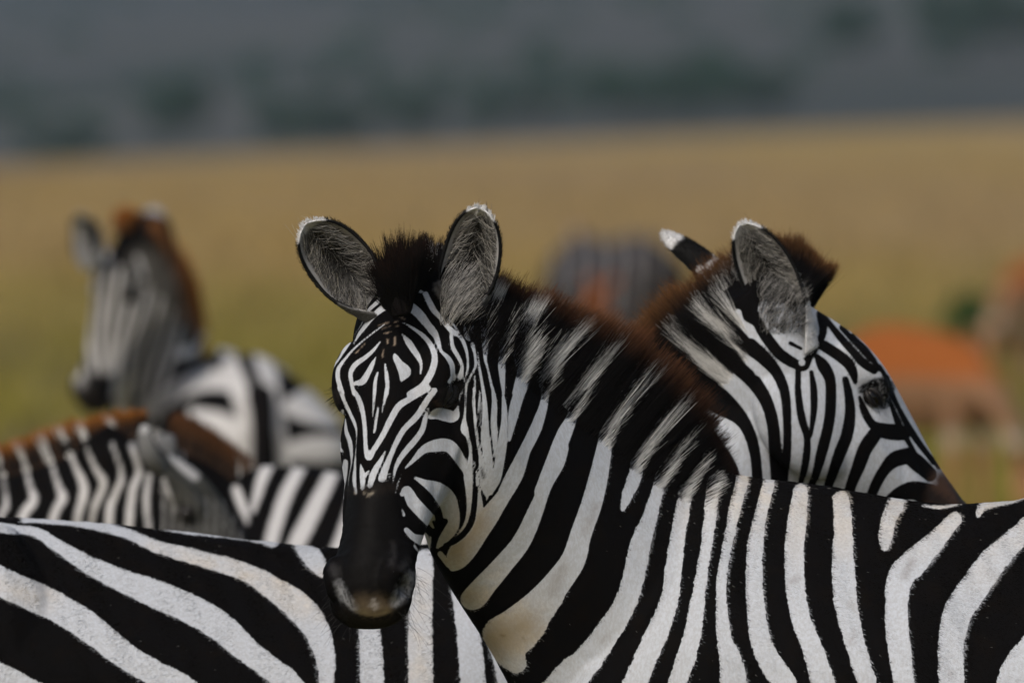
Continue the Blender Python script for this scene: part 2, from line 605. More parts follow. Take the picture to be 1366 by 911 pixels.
def legs_pieces(tf):
    """four legs in the animal's own metres, passed through tf to where it stands"""
    P = []
    hooves = []
    for sgn in (-1, 1):
        y = .125 * sgn
        for pts in ([(.10, y * .6, 1.12, .03), (.10, y * .75, 1.04, .09), (.115, y * .95, .88, .10), (.07, y, .72, .075), (.085, y, .56, .05), (.095, y, .44, .042), (.085, y, .36, .032), (.08, y, .2, .027), (.085, y, .12, .034), (.115, y, .05, .038), (.125, y, .0, .045)],
                    [(-.90, y * .5, 1.24, .03), (-.90, y * .75, 1.12, .12), (-.88, y * 1.0, .92, .15), (-.87, y * 1.1, .76, .115), (-.97, y, .62, .065), (-1.03, y, .53, .05), (-1.0, y, .42, .036), (-.985, y, .22, .030), (-.98, y, .12, .036), (-.95, y, .05, .039), (-.94, y, .0, .046)]):
            q = np.array([np.append(tf(np.array(p[:3])), p[3]) for p in pts])
            P.append(tube(q))
            a = tf(np.array([pts[-1][0] + .008, pts[-1][1], .0])); b_ = tf(np.array([pts[-1][0] - .012, pts[-1][1], .065]))
            hooves.append((np.append(a, .053), np.append(b_, .043)))
    return P, hooves


def finish_zebra(root, origin, co, quads, extra, chart, mat, fr=None, mirror_head=False, no=None, slim=0.0):
    """one body mesh (skin surface plus ears) with its coat pattern, parented to root"""
    n0 = len(co)
    Vs = [co]; Fs = quads.tolist()
    XZ = np.stack([co[:, 0], co[:, 2]], -1)
    if mirror_head and fr is not None:
        L = fr.local(co)
        sel = (L[:, 2] < -0.05) & (no[:, 1] > 0.15) & (L[:, 0] > .05) & (L[:, 0] < .6) & (L[:, 1] > -.26) & (np.abs(L[:, 2]) < .13)
        mir = fr.O + fr.s * (np.outer(L[:, 0], fr.u) + np.outer(L[:, 1], fr.v) - np.outer(L[:, 2], fr.w))
        XZ[sel, 0] = mir[sel, 0]; XZ[sel, 1] = mir[sel, 2]
    s = chart.stripe(XZ); pg = chart.pigment(XZ, s); ti = chart.tintmap(XZ)
    jag = np.ones(n0)
    if fr is not None:
        Lh = fr.local(co); jag = 1 - .80 * ((Lh[:, 0] > -.12) & (Lh[:, 1] > -.34) & (Lh[:, 1] < .12) & (np.abs(Lh[:, 2]) < .24))
    s = s - np.where(jag < .5, .0009, .0003)
    s = s - slim
    for V, F, st, pig, tn in extra:
        o = sum(len(v) for v in Vs)
        Vs.append(V); Fs += [tuple(i + o for i in q) for q in F]
        s = np.concatenate([s, st]); pg = np.vstack([pg, pig]); ti = np.concatenate([ti, tn]); jag = np.concatenate([jag, np.full(len(V), .3)])
    V = np.vstack(Vs) - np.array(origin)
    o = mesh_obj("body", V, np.array(Fs), mat, root)
    set_attr(o.data, "stripe", s); set_attr(o.data, "tint", ti); set_attr(o.data, "jag", jag); set_attr(o.data, "pigment", pg, 'FLOAT_COLOR')
    return o, (s[:n0], pg[:n0], ti[:n0])


def ear_extra(ear, seed, tip_from=.90, bands=((.86, .62), (.58, .008), (.34, .58), (.20, .012), (-1, .5)), tip_col=.60):
    """coat colours of an ear: pale rim band, dark hollow, black edge, white tip; barred outside"""
    V, F, info, _ = ear
    s, a, lay = info.T
    r = np.random.default_rng(seed)
    nz = np.array([mnoise.noise(Vector((q[0] * 60, q[1] * 60, q[2] * 60))) for q in V])
    sw = s + .03 * nz
    st = np.full(len(V), .02); tn = np.zeros(len(V))
    pig = np.zeros((len(V), 4)); pig[:, 3] = 1
    inner = lay == 0
    edge = np.abs(a)
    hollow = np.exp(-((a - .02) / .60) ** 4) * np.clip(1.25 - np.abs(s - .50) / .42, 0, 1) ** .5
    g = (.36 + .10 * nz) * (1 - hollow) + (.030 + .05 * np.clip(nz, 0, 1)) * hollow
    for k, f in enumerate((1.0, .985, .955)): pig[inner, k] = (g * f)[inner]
    rim = (edge > .88) & (s > .22) & (sw < tip_from)
    pig[inner & rim, :3] = .008
    val = np.zeros(len(V))
    for lo, v_ in bands:
        val = np.where((sw <= lo) | (val > 0), val, v_) if lo > 0 else np.where(val > 0, val, v_)
    out = ~inner
    pig[out, :3] = val[out, None]
    pig[out & (edge > .80) & (s > .30) & (sw < tip_from), :3] = .008
    tip = sw > tip_from
    pig[tip, :3] = tip_col
    return (V, F, st, pig, tn)


def ear_fur(root, origin, ear, look, n, seed):
    V, F, info, (ax, side, Nn, L) = ear
    r = np.random.default_rng(seed)
    pig = look[3]
    sel = np.nonzero((info[:, 2] == 1) | (np.abs(info[:, 1]) > .9))[0]
    pk = r.choice(sel, n)
    half = len(V) // 2
    outd = V[half:] - V[:half]; outd = np.vstack([outd, outd]); outd /= np.linalg.norm(outd, axis=1)[:, None] + 1e-9
    outd = outd[pk]
    d = ax[None] + outd * r.uniform(.25, .6, n)[:, None] + r.normal(0, .2, (n, 3))
    d /= np.linalg.norm(d, axis=1)[:, None]
    pos = V[pk] + np.cross(outd, r.normal(0, .002, (n, 3)))
    t = np.linspace(0, 1, 3)
    pts = pos[:, None] + (d * r.uniform(.002, .0048, n)[:, None])[:, None] * t[None, :, None]
    c = pig[pk, :3] * np.exp(r.normal(0, .18, n))[:, None]
    return add_curves("ear_fur", pts - np.array(origin), .00032, .00012, np.repeat(c[:, None], 3, 1), root)


def ear_hair(root, origin, ear, n, seed):
    V, F, info, (ax, side, Nn, L) = ear
    r = np.random.default_rng(seed)
    inner = np.nonzero((info[:, 2] == 0) & (info[:, 0] > .06) & (info[:, 0] < .86) & (np.abs(info[:, 1]) < .80))[0]
    pick = r.choice(inner, n)
    pos = V[pick]; s = info[pick, 0]; a = info[pick, 1]
    w = side[None] * (-np.sign(a) * (0.4 + .6 * np.abs(a)))[:, None] + Nn[None] * .55 + ax[None] * r.normal(.55, .35, n)[:, None]
    w += r.normal(0, .28, (n, 3))
    w /= np.linalg.norm(w, axis=1)[:, None]
    ln = (.014 + .030 * r.random(n) ** 1.5) * (0.5 + 0.7 * np.abs(a))
    wavep = r.uniform(0, 6.28, n); wavea = r.uniform(.0006, .0026, n)
    k = 7; t = np.linspace(0, 1, k)
    pts = pos[:, None, :] + (w * ln[:, None])[:, None, :] * t[None, :, None] + (ax[None] * (ln * .45)[:, None])[:, None, :] * (t ** 2)[None, :, None]
    pts += (np.sin(wavep[:, None] + t[None] * 5.5) * wavea[:, None] * t[None])[..., None] * ax[None, None]
    pts += r.normal(0, .0003, pts.shape)
    lum = np.where(r.random(n) < .16 + .45 * np.abs(a), r.uniform(.25, .62, n), np.clip(.03 + .10 * np.abs(a) + r.normal(0, .04, n), .012, .6))
    c = lum[:, None, None] * np.array([1, .96, .88])[None, None] * np.ones((n, k, 1))
    return add_curves("ear_hair", pts - np.array(origin), .0004, .00012, c, root)


def mane(root, origin, base, tips, core_h, thick, n, chart, seed, rootcol, tipcol, rad=.00045, streak=(.62, .61, .58), k=7, wobble=.004, sink=.18, tip_at=.62, ragged=.14, lean=0.0, fin_mat=None, tip_rows=(1, 1), skin=None, clumped=.35, stray=.09, skin_thin=.0015, skin_rows=1.0, splay=-.42):
    """upright mane: base and tips are matching rows of points along the crest"""
    r = np.random.default_rng(seed)
    Bs, Ts = resample(base, 8), resample(tips, 8)
    m = len(Bs)
    lat = np.array([unit(np.cross(np.gradient(Bs, axis=0)[i], Ts[i] - Bs[i])) for i in range(m)])
    # core fin: closed lens-shaped sheet
    V = []; hs = np.linspace(-.20, core_h, 6)
    for sgn in (1, -1):
        for j, h in enumerate(hs):
            w = min(thick * .5, .018) * max(0.06, 1 - (max(h, 0) / core_h) ** 1.6)
            V.append(Bs + (Ts - Bs) * h + sgn * lat * w)
    V = np.array(V).reshape(-1, 3); nh = len(hs); F = []
    for side_i in range(2):
        for j in range(nh - 1):
            for i in range(m - 1):
                o = (side_i * nh + j) * m + i
                q = (o, o + 1, o + m + 1, o + m)
                F.append(q if side_i == 0 else q[::-1])
    top0, top1 = (nh - 1) * m, (2 * nh - 1) * m
    for i in range(m - 1):
        F.append((top0 + i, top0 + i + 1, top1 + i + 1, top1 + i))
        F.append((i + 1, i, nh * m + i, nh * m + i + 1))
    for i in (0, m - 1):
        for j in range(nh - 1):
            q = (j * m + i, (j + 1) * m + i, (nh + j + 1) * m + i, (nh + j) * m + i)
            F.append(q if i == 0 else q[::-1])
    fin = mesh_obj("mane", V - np.array(origin), np.array(F), fin_mat or M_FIN, root)
    # strands
    u = r.random(n) * (m - 1.001); i0 = u.astype(int); f = (u - i0)[:, None]
    B = Bs[i0] * (1 - f) + Bs[i0 + 1] * f
    T = Ts[i0] * (1 - f) + Ts[i0 + 1] * f
    Lt = lat[i0] * (1 - f) + lat[i0 + 1] * f
    e = r.uniform(-1, 1, n)
    up = T - B; h = np.linalg.norm(up, axis=1)
    tang = np.gradient(Bs, axis=0)[i0]; tang /= np.linalg.norm(tang, axis=1)[:, None]
    clump = np.array([mnoise.noise(Vector((q[0] * 40, q[1] * 40, q[2] * 40))) for q in B])
    clump2 = np.array([mnoise.noise(Vector((q[0] * 150, q[1] * 150, q[2] * 150 + 9))) for q in B + Lt * e[:, None] * .02])
    ln = np.clip(r.normal(.90, ragged, n) + .12 * clump + (.10 + ragged * .6) * clump2, .35, 1.30) * (1 - .15 * np.abs(e)) + sink
    Br = B + Lt * (e * thick * .5)[:, None] - up * sink
    d = up / h[:, None] + tang * (r.normal(lean, stray, n) + .12 * clump + stray * clump2)[:, None] + Lt * (r.normal(0, .09, n) + e * thick * splay / h)[:, None]
    d /= np.linalg.norm(d, axis=1)[:, None]
    t = np.linspace(0, 1, k)
    bend = tang * r.normal(0, 1, n)[:, None] * wobble + Lt * r.normal(0, 1, n)[:, None] * wobble
    pts = Br[:, None] + (d * (h * ln)[:, None])[:, None] * t[None, :, None] + bend[:, None] * (t ** 2)[None, :, None]
    if clumped > 0:
        key = (u * 1.7 + .6 * e).astype(int) * 8 + ((e + 1) * 2.2 + .5 * np.sin(u * 5)).astype(int)
        _, inv = np.unique(key, return_inverse=True)
        cnt = np.bincount(inv).astype(float)
        tip = pts[:, -1]
        mean = np.stack([np.bincount(inv, tip[:, q]) / cnt for q in range(3)], -1)
        mean = mean + up.mean(0) * r.normal(0, ragged * .9, (len(cnt), 1)) + tang.mean(0) * np.linalg.norm(up.mean(0)) * r.normal(0, .05, (len(cnt), 1))
        pts = pts + ((mean[inv] - tip) * clumped * r.uniform(.6, 1.1, n)[:, None])[:, None] * (t ** 1.6)[None, :, None]
    smp = Br + up * (sink * .3)
    st = chart.stripe(np.stack([smp[:, 0], smp[:, 2]], -1))
    if skin is not None:
        co, no, sk, zone, m_n = skin
        near_ = np.full(len(co), 9.0); wh = np.zeros(len(co), int)
        box = np.nonzero(((co > Bs.min(0) - .1) & (co < Bs.max(0) + .1)).all(1))[0]
        for q in range(m):
            d_ = np.hypot(co[box, 0] - Bs[q, 0], co[box, 2] - Bs[q, 2])
            b2 = d_ < near_[box]
            near_[box[b2]] = d_[b2]; wh[box[b2]] = q
        cand = np.nonzero((near_ < zone) & (wh < m * skin_rows))[0]
        pk = r.choice(cand, m_n); w_ = wh[pk]
        upk = (Ts - Bs)[w_]; hk = np.linalg.norm(upk, axis=1)
        dk = upk / hk[:, None] + no[pk] * r.uniform(.05, .30, m_n)[:, None] + np.gradient(Bs, axis=0)[w_] / np.linalg.norm(np.gradient(Bs, axis=0)[w_], axis=1)[:, None] * r.normal(lean * .6, .09, m_n)[:, None]
        dk /= np.linalg.norm(dk, axis=1)[:, None]
        fall = 1 - np.clip(near_[pk] / zone, 0, 1)
        lk = hk * r.uniform(.45, .80, m_n) * (.10 + .90 * fall)
        tk = np.linspace(0, 1, k)
        pk3 = co[pk][:, None] + np.cross(no[pk], r.normal(0, .0015, (m_n, 3)))[:, None] + (dk * lk[:, None])[:, None] * tk[None, :, None]
        wk = np.clip((sk[pk] - skin_thin + r.normal(0, .0008, m_n)) / .0008 * .5 + .5, 0, 1)[:, None, None]
        ck = np.array([.0055, .005, .0052]) * np.exp(r.normal(0, .3, m_n))[:, None, None] * np.ones((1, k, 1))
        cwk = np.array(streak) * np.exp(r.normal(0, .15, m_n))[:, None, None] * np.ones((1, k, 1))
        add_curves("crest_hair", pk3 - np.array(origin), rad * .9, rad * .2, np.clip(ck * (1 - wk) + cwk * wk, .004, .8), fin)
    white = (st + r.normal(0, .0015, n)) > 0
    rc = np.array(rootcol); tc_ = np.array(tipcol)
    tt = np.clip((t[None] * ln[:, None] - sink - tip_at) / .35, 0, 1)[..., None]
    ts = np.interp(u / (m - 1), np.linspace(0, 1, len(tip_rows)), tip_rows)[:, None, None]
    tt = tt * ts
    vary = np.exp(r.normal(0, .35, n))[:, None, None]
    c = (rc * (1 - tt) + tc_ * tt) * vary
    cw = np.array(streak) * np.exp(r.normal(0, .18, n))[:, None, None] * np.ones((1, k, 1))
    ttw = np.clip((t[None] * ln[:, None] - sink - .74) / .2, 0, 1)[..., None]
    cw = cw * (1 - ttw) + (tc_ * 1.1) * ttw
    c = np.where(white[:, None, None], cw, c)
    hair = add_curves("mane_hair", pts - np.array(origin), rad, rad * .25, np.clip(c, .004, .8), fin)
    return fin


def eye_part(root, origin, fr, sgn, r=.0170, lash=True, eu=.182, ew=.0785):
    """dark glossy ball set under the brow, an upper and a lower lid, lashes"""
    c = fr.p(eu, -.050, sgn * ew)
    nd = unit(sgn * .90 * fr.w + .22 * fr.v + .05 * fr.u)
    ua = unit(fr.u - nd * (fr.u @ nd)); up = unit(np.cross(nd, ua))
    if up @ fr.v < 0: up = -up
    r = r * fr.s
    V, F = ellipsoid(c, [r * 1.12 * ua, r * .92 * up, r * .95 * nd], 16, 24)
    o = mesh_obj("eye", V - np.array(origin), F, M_EYE, root)
    for kind, lift in (("upper_eyelid", .50), ("lower_eyelid", -.62)):
        pts = []
        for q in np.linspace(-1.35, 1.35, 11):
            x = math.sin(q) * 1.10; z = math.cos(q) * lift
            d = math.sqrt(max(.02, 1 - z * z / .85 - (x / 1.12) ** 2 * .92)) * .95
            pts.append(np.append(c + r * (ua * x + up * z + nd * d * .97), r * ((.34 if lift > 0 else .26) * math.cos(q * .9) + .06)))
        Vl, Fl = tube(np.array(pts), seg=10, per=3)
        mesh_obj(kind, Vl - np.array(origin), Fl, M_LID, o)
        if not lash: continue
        n = 40 if lift > 0 else 12
        rr = np.random.default_rng(int(sgn * 7 + 20 + lift * 10))
        P = np.array(pts)[1:-1, :3]; uu = rr.random(n) * 7.99; i0 = uu.astype(int); f = (uu - i0)[:, None]
        Bq = P[i0] * (1 - f) + P[i0 + 1] * f
        dr = nd[None] * 1.0 - (.55 if lift > 0 else .3) * up[None] + rr.normal(0, .22, (n, 3)) + fr.u[None] * .25
        dr /= np.linalg.norm(dr, axis=1)[:, None]
        ln = rr.uniform(.012, .026, n)[:, None, None]
        t = np.linspace(0, 1, 5)
        pt = Bq[:, None] + dr[:, None] * ln * t[None, :, None] + (-up[None, None]) * ln * .25 * (t ** 2)[None, :, None]
        add_curves("eyelashes", pt - np.array(origin), .0004, .0001, np.full((n, 5, 3), .006), o)
    return o


def coat_fur(root, origin, co, no, look, fr, keep, n, seed, flow, length=.009, rad=.00030, near=(0, -1, 0)):
    """short lying hair over the skin; colour follows the coat at each root"""
    r = np.random.default_rng(seed)
    s, pg, ti = look
    idx = np.nonzero(keep)[0]
    pick = r.choice(idx, n)
    Lp = fr.local(co[pick]); bare = (Lp[:, 0] > .40) & (pg[pick, 3] > .6) & (r.random(n) < .6)
    pick = pick[~bare]; n = len(pick)
    nrm = no[pick]
    t1 = np.cross(nrm, r.normal(0, 1, (n, 3))); t1 /= np.linalg.norm(t1, axis=1)[:, None]
    pos = co[pick] + t1 * (r.random(n) * .0026)[:, None] - nrm * .0006
    L = fr.local(pos)
    head = (L[:, 0] > -.02) & (L[:, 0] < .6) & (L[:, 1] > -.30) & (np.abs(L[:, 2]) < .14)
    fine = (L[:, 0] > -.12) & (L[:, 1] > -.34) & (np.abs(L[:, 2]) < .24)
    f = np.where(head[:, None], fr.u[None], np.array(flow)[None]) + r.normal(0, .11, (n, 3))
    f -= nrm * np.einsum('ij,ij->i', f, nrm)[:, None]
    f /= np.linalg.norm(f, axis=1)[:, None] + 1e-9
    sm_ = np.clip((np.abs(L[:, 2]) - .16) / .22, 0, 1); sm_ = np.maximum(sm_, np.clip((-.06 - L[:, 0]) / .2, 0, 1))
    sm_ = np.maximum(sm_, np.clip((-L[:, 1] - .28) / .2, 0, 1))
    ln = length * (.48 + .52 * sm_) * r.uniform(.6, 1.3, n)
    t = np.linspace(0, 1, 4)
    lift = r.uniform(.08, .26, n)
    pts = pos[:, None] + (f * ln[:, None])[:, None] * t[None, :, None] + (nrm * (ln * lift)[:, None])[:, None] * (t * (1.5 - .8 * t))[None, :, None]
    sj = s[pick] + r.normal(0, np.where(fine, .0002, .0007), n)
    white = np.clip(sj / .0008 * .5 + .5, 0, 1)[:, None]
    cl = np.array([mnoise.noise(Vector((p[0] * 30, p[1] * 30, p[2] * 30))) for p in pos])
    tt = np.clip(ti[pick] * (.6 + .7 * cl) + .35 * np.clip(cl, 0, 1) ** 1.5, 0, 1)[:, None]
    w = np.array([.455, .48, .515]) * (1 - tt) + np.array([.49, .435, .355]) * tt
    cl3 = np.array([mnoise.noise(Vector((p[0] * 11 + 4, p[1] * 11, p[2] * 9))) for p in pos])
    w = w * np.exp(r.normal(0, .08, n) + .09 * cl + .20 * cl3)[:, None]
    b_ = np.array([.0022, .0020, .0020]) * np.exp(r.normal(0, .3, n))[:, None]
    b_ = np.where((r.random(n) < .0022)[:, None], np.array([[.30, .29, .27]]), b_)
    c = b_ * (1 - white) + w * white
    a = pg[pick, 3:4]
    c = c * (1 - a) + pg[pick, :3] * np.exp(r.normal(0, .15, n))[:, None] * a
    c = np.repeat(np.clip(c, .0015, .8)[:, None], 4, 1)
    return add_curves("coat_hair", pts - np.array(origin), rad, rad * .35, c, root)


# ------------------------------------------------------------------ ground, far slope
def sstep(a, b, x):
    t = np.clip((x - a) / (b - a), 0, 1)
    return t * t * (3 - 2 * t)


def ground_h(x, y):
    x = np.asarray(x, float); y = np.asarray(y, float)
    h = (.95 + .044 * np.clip(x, -120, 120)) * sstep(300, 640, y)
    up = np.clip(y - 650, 0, None)
    h = h + up * .030 + 1.5 * np.sin(x * .013 + y * .004) * sstep(700, 1400, y) + .9 * np.sin(x * .05 + 1.3) * sstep(650, 1000, y)
    return h


def plain_colour(nt, tc, sx):
    """tan far off, gold, then damp olive green on the near flat, in drifting patches"""
    def nz(scale, sc, detail=4.0, rough=.55):
        mp = N(nt, "ShaderNodeMapping"); mp.inputs['Scale'].default_value = sc
        nt.links.new(tc.outputs['Object'], mp.inputs[0])
        q = N(nt, "ShaderNodeTexNoise", i_Scale=scale, i_Detail=detail, i_Roughness=rough)
        nt.links.new(mp.outputs[0], q.inputs['Vector']); return q.outputs[0]
    straw, gold, tan, green, dust = (.300, .214, .096), (.310, .218, .074), (.275, .198, .108), (.160, .152, .022), (.140, .115, .085)
    c = mix_c(nt, ramp(nt, nz(.06, (1, .16, 1)), .40, .60), straw, gold)
    c = mix_c(nt, math_n(nt, 'MULTIPLY', ramp(nt, nz(.035, (1, .12, 1)), .42, .60), .8), c, tan)
    wet = ramp(nt, math_n(nt, 'ADD', sx.outputs[1], math_n(nt, 'MULTIPLY', math_n(nt, 'SUBTRACT', nz(.10, (1, .25, 1)), .5), 170)), 170, 62)
    c = mix_c(nt, math_n(nt, 'MULTIPLY', wet, .85), c, green)
    bare = math_n(nt, 'MULTIPLY', ramp(nt, nz(.28, (1, .22, 1)), .50, .60), ramp(nt, sx.outputs[1], 115, 80))
    c = mix_c(nt, math_n(nt, 'MULTIPLY', bare, .8), c, dust)
    return mix_c(nt, math_n(nt, 'MULTIPLY', nz(2.2, (1, .35, 1)), .30), c, (.12, .085, .030))


def build_ground():
    ys = np.concatenate([np.linspace(-60, 60, 25), np.geomspace(64, 4200, 150)])
    us = np.linspace(-1, 1, 121)
    V = []
    for y in ys:
        half = 60 + max(y, 0) * .55
        xs = us * half
        V.append(np.stack([xs, np.full_like(xs, y), ground_h(xs, y)], -1))
    V = np.vstack(V); n = len(us)
    i = np.arange((len(ys) - 1) * n).reshape(-1, n)[:, :-1].ravel()
    F = np.stack([i, i + 1, i + n + 1, i + n], -1)
    m, nt, b = new_mat("savanna_ground")
    tc = N(nt, "ShaderNodeTexCoord")
    sx = N(nt, "ShaderNodeSeparateXYZ"); nt.links.new(tc.outputs['Object'], sx.inputs[0])
    def nz(scale, sc, detail=4.0, rough=.55):
        mp = N(nt, "ShaderNodeMapping"); mp.inputs['Scale'].default_value = sc
        nt.links.new(tc.outputs['Object'], mp.inputs[0])
        q = N(nt, "ShaderNodeTexNoise", i_Scale=scale, i_Detail=detail, i_Roughness=rough)
        nt.links.new(mp.outputs[0], q.inputs['Vector']); return q.outputs[0]
    c = plain_colour(nt, tc, sx)
    # the slope beyond: bare lilac-grey earth, bands of scrub
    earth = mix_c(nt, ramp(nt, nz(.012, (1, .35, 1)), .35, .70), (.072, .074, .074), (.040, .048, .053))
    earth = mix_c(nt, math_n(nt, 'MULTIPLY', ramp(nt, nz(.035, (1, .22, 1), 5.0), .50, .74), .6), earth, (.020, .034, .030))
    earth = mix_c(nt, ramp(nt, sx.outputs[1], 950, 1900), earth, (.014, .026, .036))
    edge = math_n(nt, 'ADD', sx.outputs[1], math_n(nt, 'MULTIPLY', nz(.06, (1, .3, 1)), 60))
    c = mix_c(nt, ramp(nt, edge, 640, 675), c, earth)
    nt.links.new(c, b.inputs['Base Color'])
    b.inputs['Roughness'].default_value = 1.0
    b.inputs['Specular IOR Level'].default_value = 0.0
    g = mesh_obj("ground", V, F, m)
    tag(g, "dry golden grassland rising to a dark hazy slope", None, None, 'structure')


build_ground()


def leaf_cloud(centers, radii, n, size, r):
    """many leaf-sized faces spread through a crown of overlapping clumps"""
    k = r.integers(0, len(centers), n)
    d = r.normal(0, 1, (n, 3)); d /= np.linalg.norm(d, axis=1)[:, None]
    rad = r.random(n) ** .45
    P = centers[k] + d * radii[k] * rad[:, None]
    a = r.normal(0, 1, (n, 3)); a /= np.linalg.norm(a, axis=1)[:, None]
    b_ = np.cross(a, r.normal(0, 1, (n, 3))); b_ /= np.linalg.norm(b_, axis=1)[:, None]
    s = size * r.uniform(.6, 1.4, n)[:, None]
    V = np.stack([P - a * s, P + b_ * s * .5, P + a * s, P - b_ * s * .5], 1).reshape(-1, 3)
    return V, np.arange(4 * n).reshape(-1, 4)


M_LEAF = simple("scrub_leaves", (.014, .052, .034), rough=.8, spec=.1, var=.9, scale=1.2, dark=(.006, .024, .018))
M_GREEN = simple("fresh_leaves", (.05, .10, .02), rough=.8, spec=.1, var=.9, scale=6, dark=(.02, .05, .012))
M_BARK = simple("bark", (.06, .05, .045), rough=.95, spec=.05)

# bushes and small trees along the far edge of the grass: photo x, photo y of the foot, width and height in metres, depth
BUSHES = [(78, 203, 4.6, 2.2, 660, "dark rounded bush at the field edge, farthest left behind the raised zebra head"),
          (235, 190, 3.0, 3.6, 730, "slim grey green bush standing taller than its neighbours on the left"),
          (392, 183, 4.2, 2.4, 690, "low wide dark green bush above the main zebra's left ear"),
          (448, 180, 3.2, 2.0, 700, "small dark green bush joined to the right of the low wide one"),
          (545, 180, 3.6, 2.6, 720, "mid sized dusky bush above the main zebra's forelock"),
          (655, 178, 3.4, 2.0, 740, "low dusky bush above the main zebra's notched ear"),
          (730, 176, 2.6, 1.8, 760, "smallest bush of the line, left of the broad dark green one"),
          (850, 168, 5.4, 3.0, 720, "broad dark green bush, the most solid of the tree line"),
          (925, 168, 4.8, 3.4, 730, "dark green bush leaning against the right side of the broad one"),
          (1010, 165, 3.4, 2.4, 760, "pale green scattered bush right of the broad dark one"),
          (1130, 150, 3.4, 3.8, 800, "thin dark bush on the slope above the right zebra's brow"),
          (1285, 142, 6.2, 5.6, 780, "tall dark green tree near the top right corner"),
          (1355, 140, 6.0, 4.8, 790, "dark green tree cut by the right edge of the photo")]
BUSHES.append((1334, 402, .62, .50, 90, "small fresh green bush on the plain near the right edge, above the cut off antelope"))
for i, (px, py, wd, ht, Y, lab) in enumerate(BUSHES):
    if 600 < Y < 770: Y = 650 + (Y - 650) * .35
    r = np.random.default_rng(100 + i)
    p = at(px, py, Y); z = float(ground_h(p[0], Y))
    big = ht > 4
    near_ = Y < 200
    root = tag(empty("tree" if big else "bush", (p[0], Y, z)), lab, "tree" if big else "bush", None if near_ else "bushes and trees along the far field edge")
    wd *= 1.2; ht *= 1.15
    m = 9 + int(wd * 2)
    cen = np.stack([r.uniform(-.5, .5, m) * wd * .8, r.uniform(-.4, .4, m) * wd * .8, r.uniform(.30, .82, m) * ht], -1)
    rad = np.stack([r.uniform(.16, .28, m) * wd, r.uniform(.16, .28, m) * wd, r.uniform(.16, .26, m) * ht], -1)
    V, F = leaf_cloud(cen, rad, 5200, .03 if near_ else .17, r)
    mesh_obj("crown", V, F, M_GREEN if near_ else M_LEAF, root, smooth=False)
    P, o = [], 0
    VV, FF = [], []
    for k in range(4 if big else 5):
        c = cen[r.integers(0, m)]
        v, f = tube(np.array([[r.normal(0, .08), r.normal(0, .08), -.1, .10 if big else .06], [c[0] * .35, c[1] * .35, c[2] * .5, .07 if big else .04], [c[0], c[1], c[2], .02]]), 8, 4)
        FF += [tuple(q + o for q in g) for g in f]; VV.append(v); o += len(v)
    mesh_obj("trunk", np.vstack(VV), FF, M_BARK, root)

# scrub too far and too blurred to count
r = np.random.default_rng(5)
cen, rad = [], []
for k in range(240):
    Y = 760 + 1500 * r.random() ** 1.4
    x = r.uniform(-.075, .075) * Y
    w_ = r.uniform(1.0, 2.6); h_ = r.uniform(.8, 2.0)
    cen.append((x, Y, float(ground_h(x, Y)) + h_ * .5)); rad.append((w_, w_, h_ * .6))
V, F = leaf_cloud(np.array(cen), np.array(rad), 42000, .22, r)
tag(mesh_obj("far_scrub", V, F, M_LEAF, None, smooth=False), "scattered dusky scrub over the far slope", "scrub", None, 'stuff')

# the air between here and the slope
mz = bpy.data.materials.new("haze_air"); mz.use_nodes = True
ntz = mz.node_tree
for n_ in list(ntz.nodes):
    if n_.type == 'BSDF_PRINCIPLED': ntz.nodes.remove(n_)
pv = ntz.nodes.new("ShaderNodeVolumePrincipled")
pv.inputs['Color'].default_value = (.60, .74, .86, 1)
pv.inputs['Density'].default_value = .00013
ntz.links.new(pv.outputs[0], ntz.nodes["Material Output"].inputs['Volume'])
hx, hy0, hy1, hz0, hz1 = 2450.0, -80.0, 4300.0, -8.0, 190.0
hv = [(x, y, z) for z in (hz0, hz1) for y in (hy0, hy1) for x in (-hx, hx)]
hz_ = mesh_obj("haze", hv, [(0, 2, 3, 1), (4, 5, 7, 6), (0, 1, 5, 4), (2, 6, 7, 3), (0, 4, 6, 2), (1, 3, 7, 5)], mz, None, smooth=False)
tag(hz_, "thin blue haze in the air over the plain", "haze", None, 'stuff')

# grass: thin blades in tufts on the flat behind the animals
r = np.random.default_rng(6)
nt_ = 15000
Y = 14 + 480 * r.random(nt_) ** 1.7
x = r.uniform(-1, 1, nt_) * (3.0 + .062 * Y)
nb = 5
bx = np.repeat(x, nb) + r.normal(0, .06, nt_ * nb); by = np.repeat(Y, nb) + r.normal(0, .06, nt_ * nb)
h = np.repeat(r.uniform(.10, .34, nt_), nb) * r.uniform(.6, 1.2, nt_ * nb)
an = r.uniform(0, math.pi, nt_ * nb); wd = .0035 + .00008 * by
lx, ly = r.normal(0, .35, nt_ * nb) * h, r.normal(0, .35, nt_ * nb) * h
gz = ground_h(bx, by)
A0 = np.stack([bx - np.cos(an) * wd, by - np.sin(an) * wd, gz - .01], -1); A1 = np.stack([bx + np.cos(an) * wd, by + np.sin(an) * wd, gz - .01], -1)
A2 = np.stack([bx + lx * .4, by + ly * .4, gz + h * .6], -1) + np.stack([np.cos(an) * wd * .8, np.sin(an) * wd * .8, 0 * wd], -1)
A3 = np.stack([bx + lx, by + ly, gz + h], -1)
V = np.stack([A0, A1, A2, A3], 1).reshape(-1, 3)
M_GRASS, nt, b = new_mat("grass_blades")
tc = N(nt, "ShaderNodeTexCoord"); sx = N(nt, "ShaderNodeSeparateXYZ"); nt.links.new(tc.outputs['Object'], sx.inputs[0])
nt.links.new(plain_colour(nt, tc, sx), b.inputs['Base Color']); b.inputs['Roughness'].default_value = .9; b.inputs['Specular IOR Level'].default_value = .03
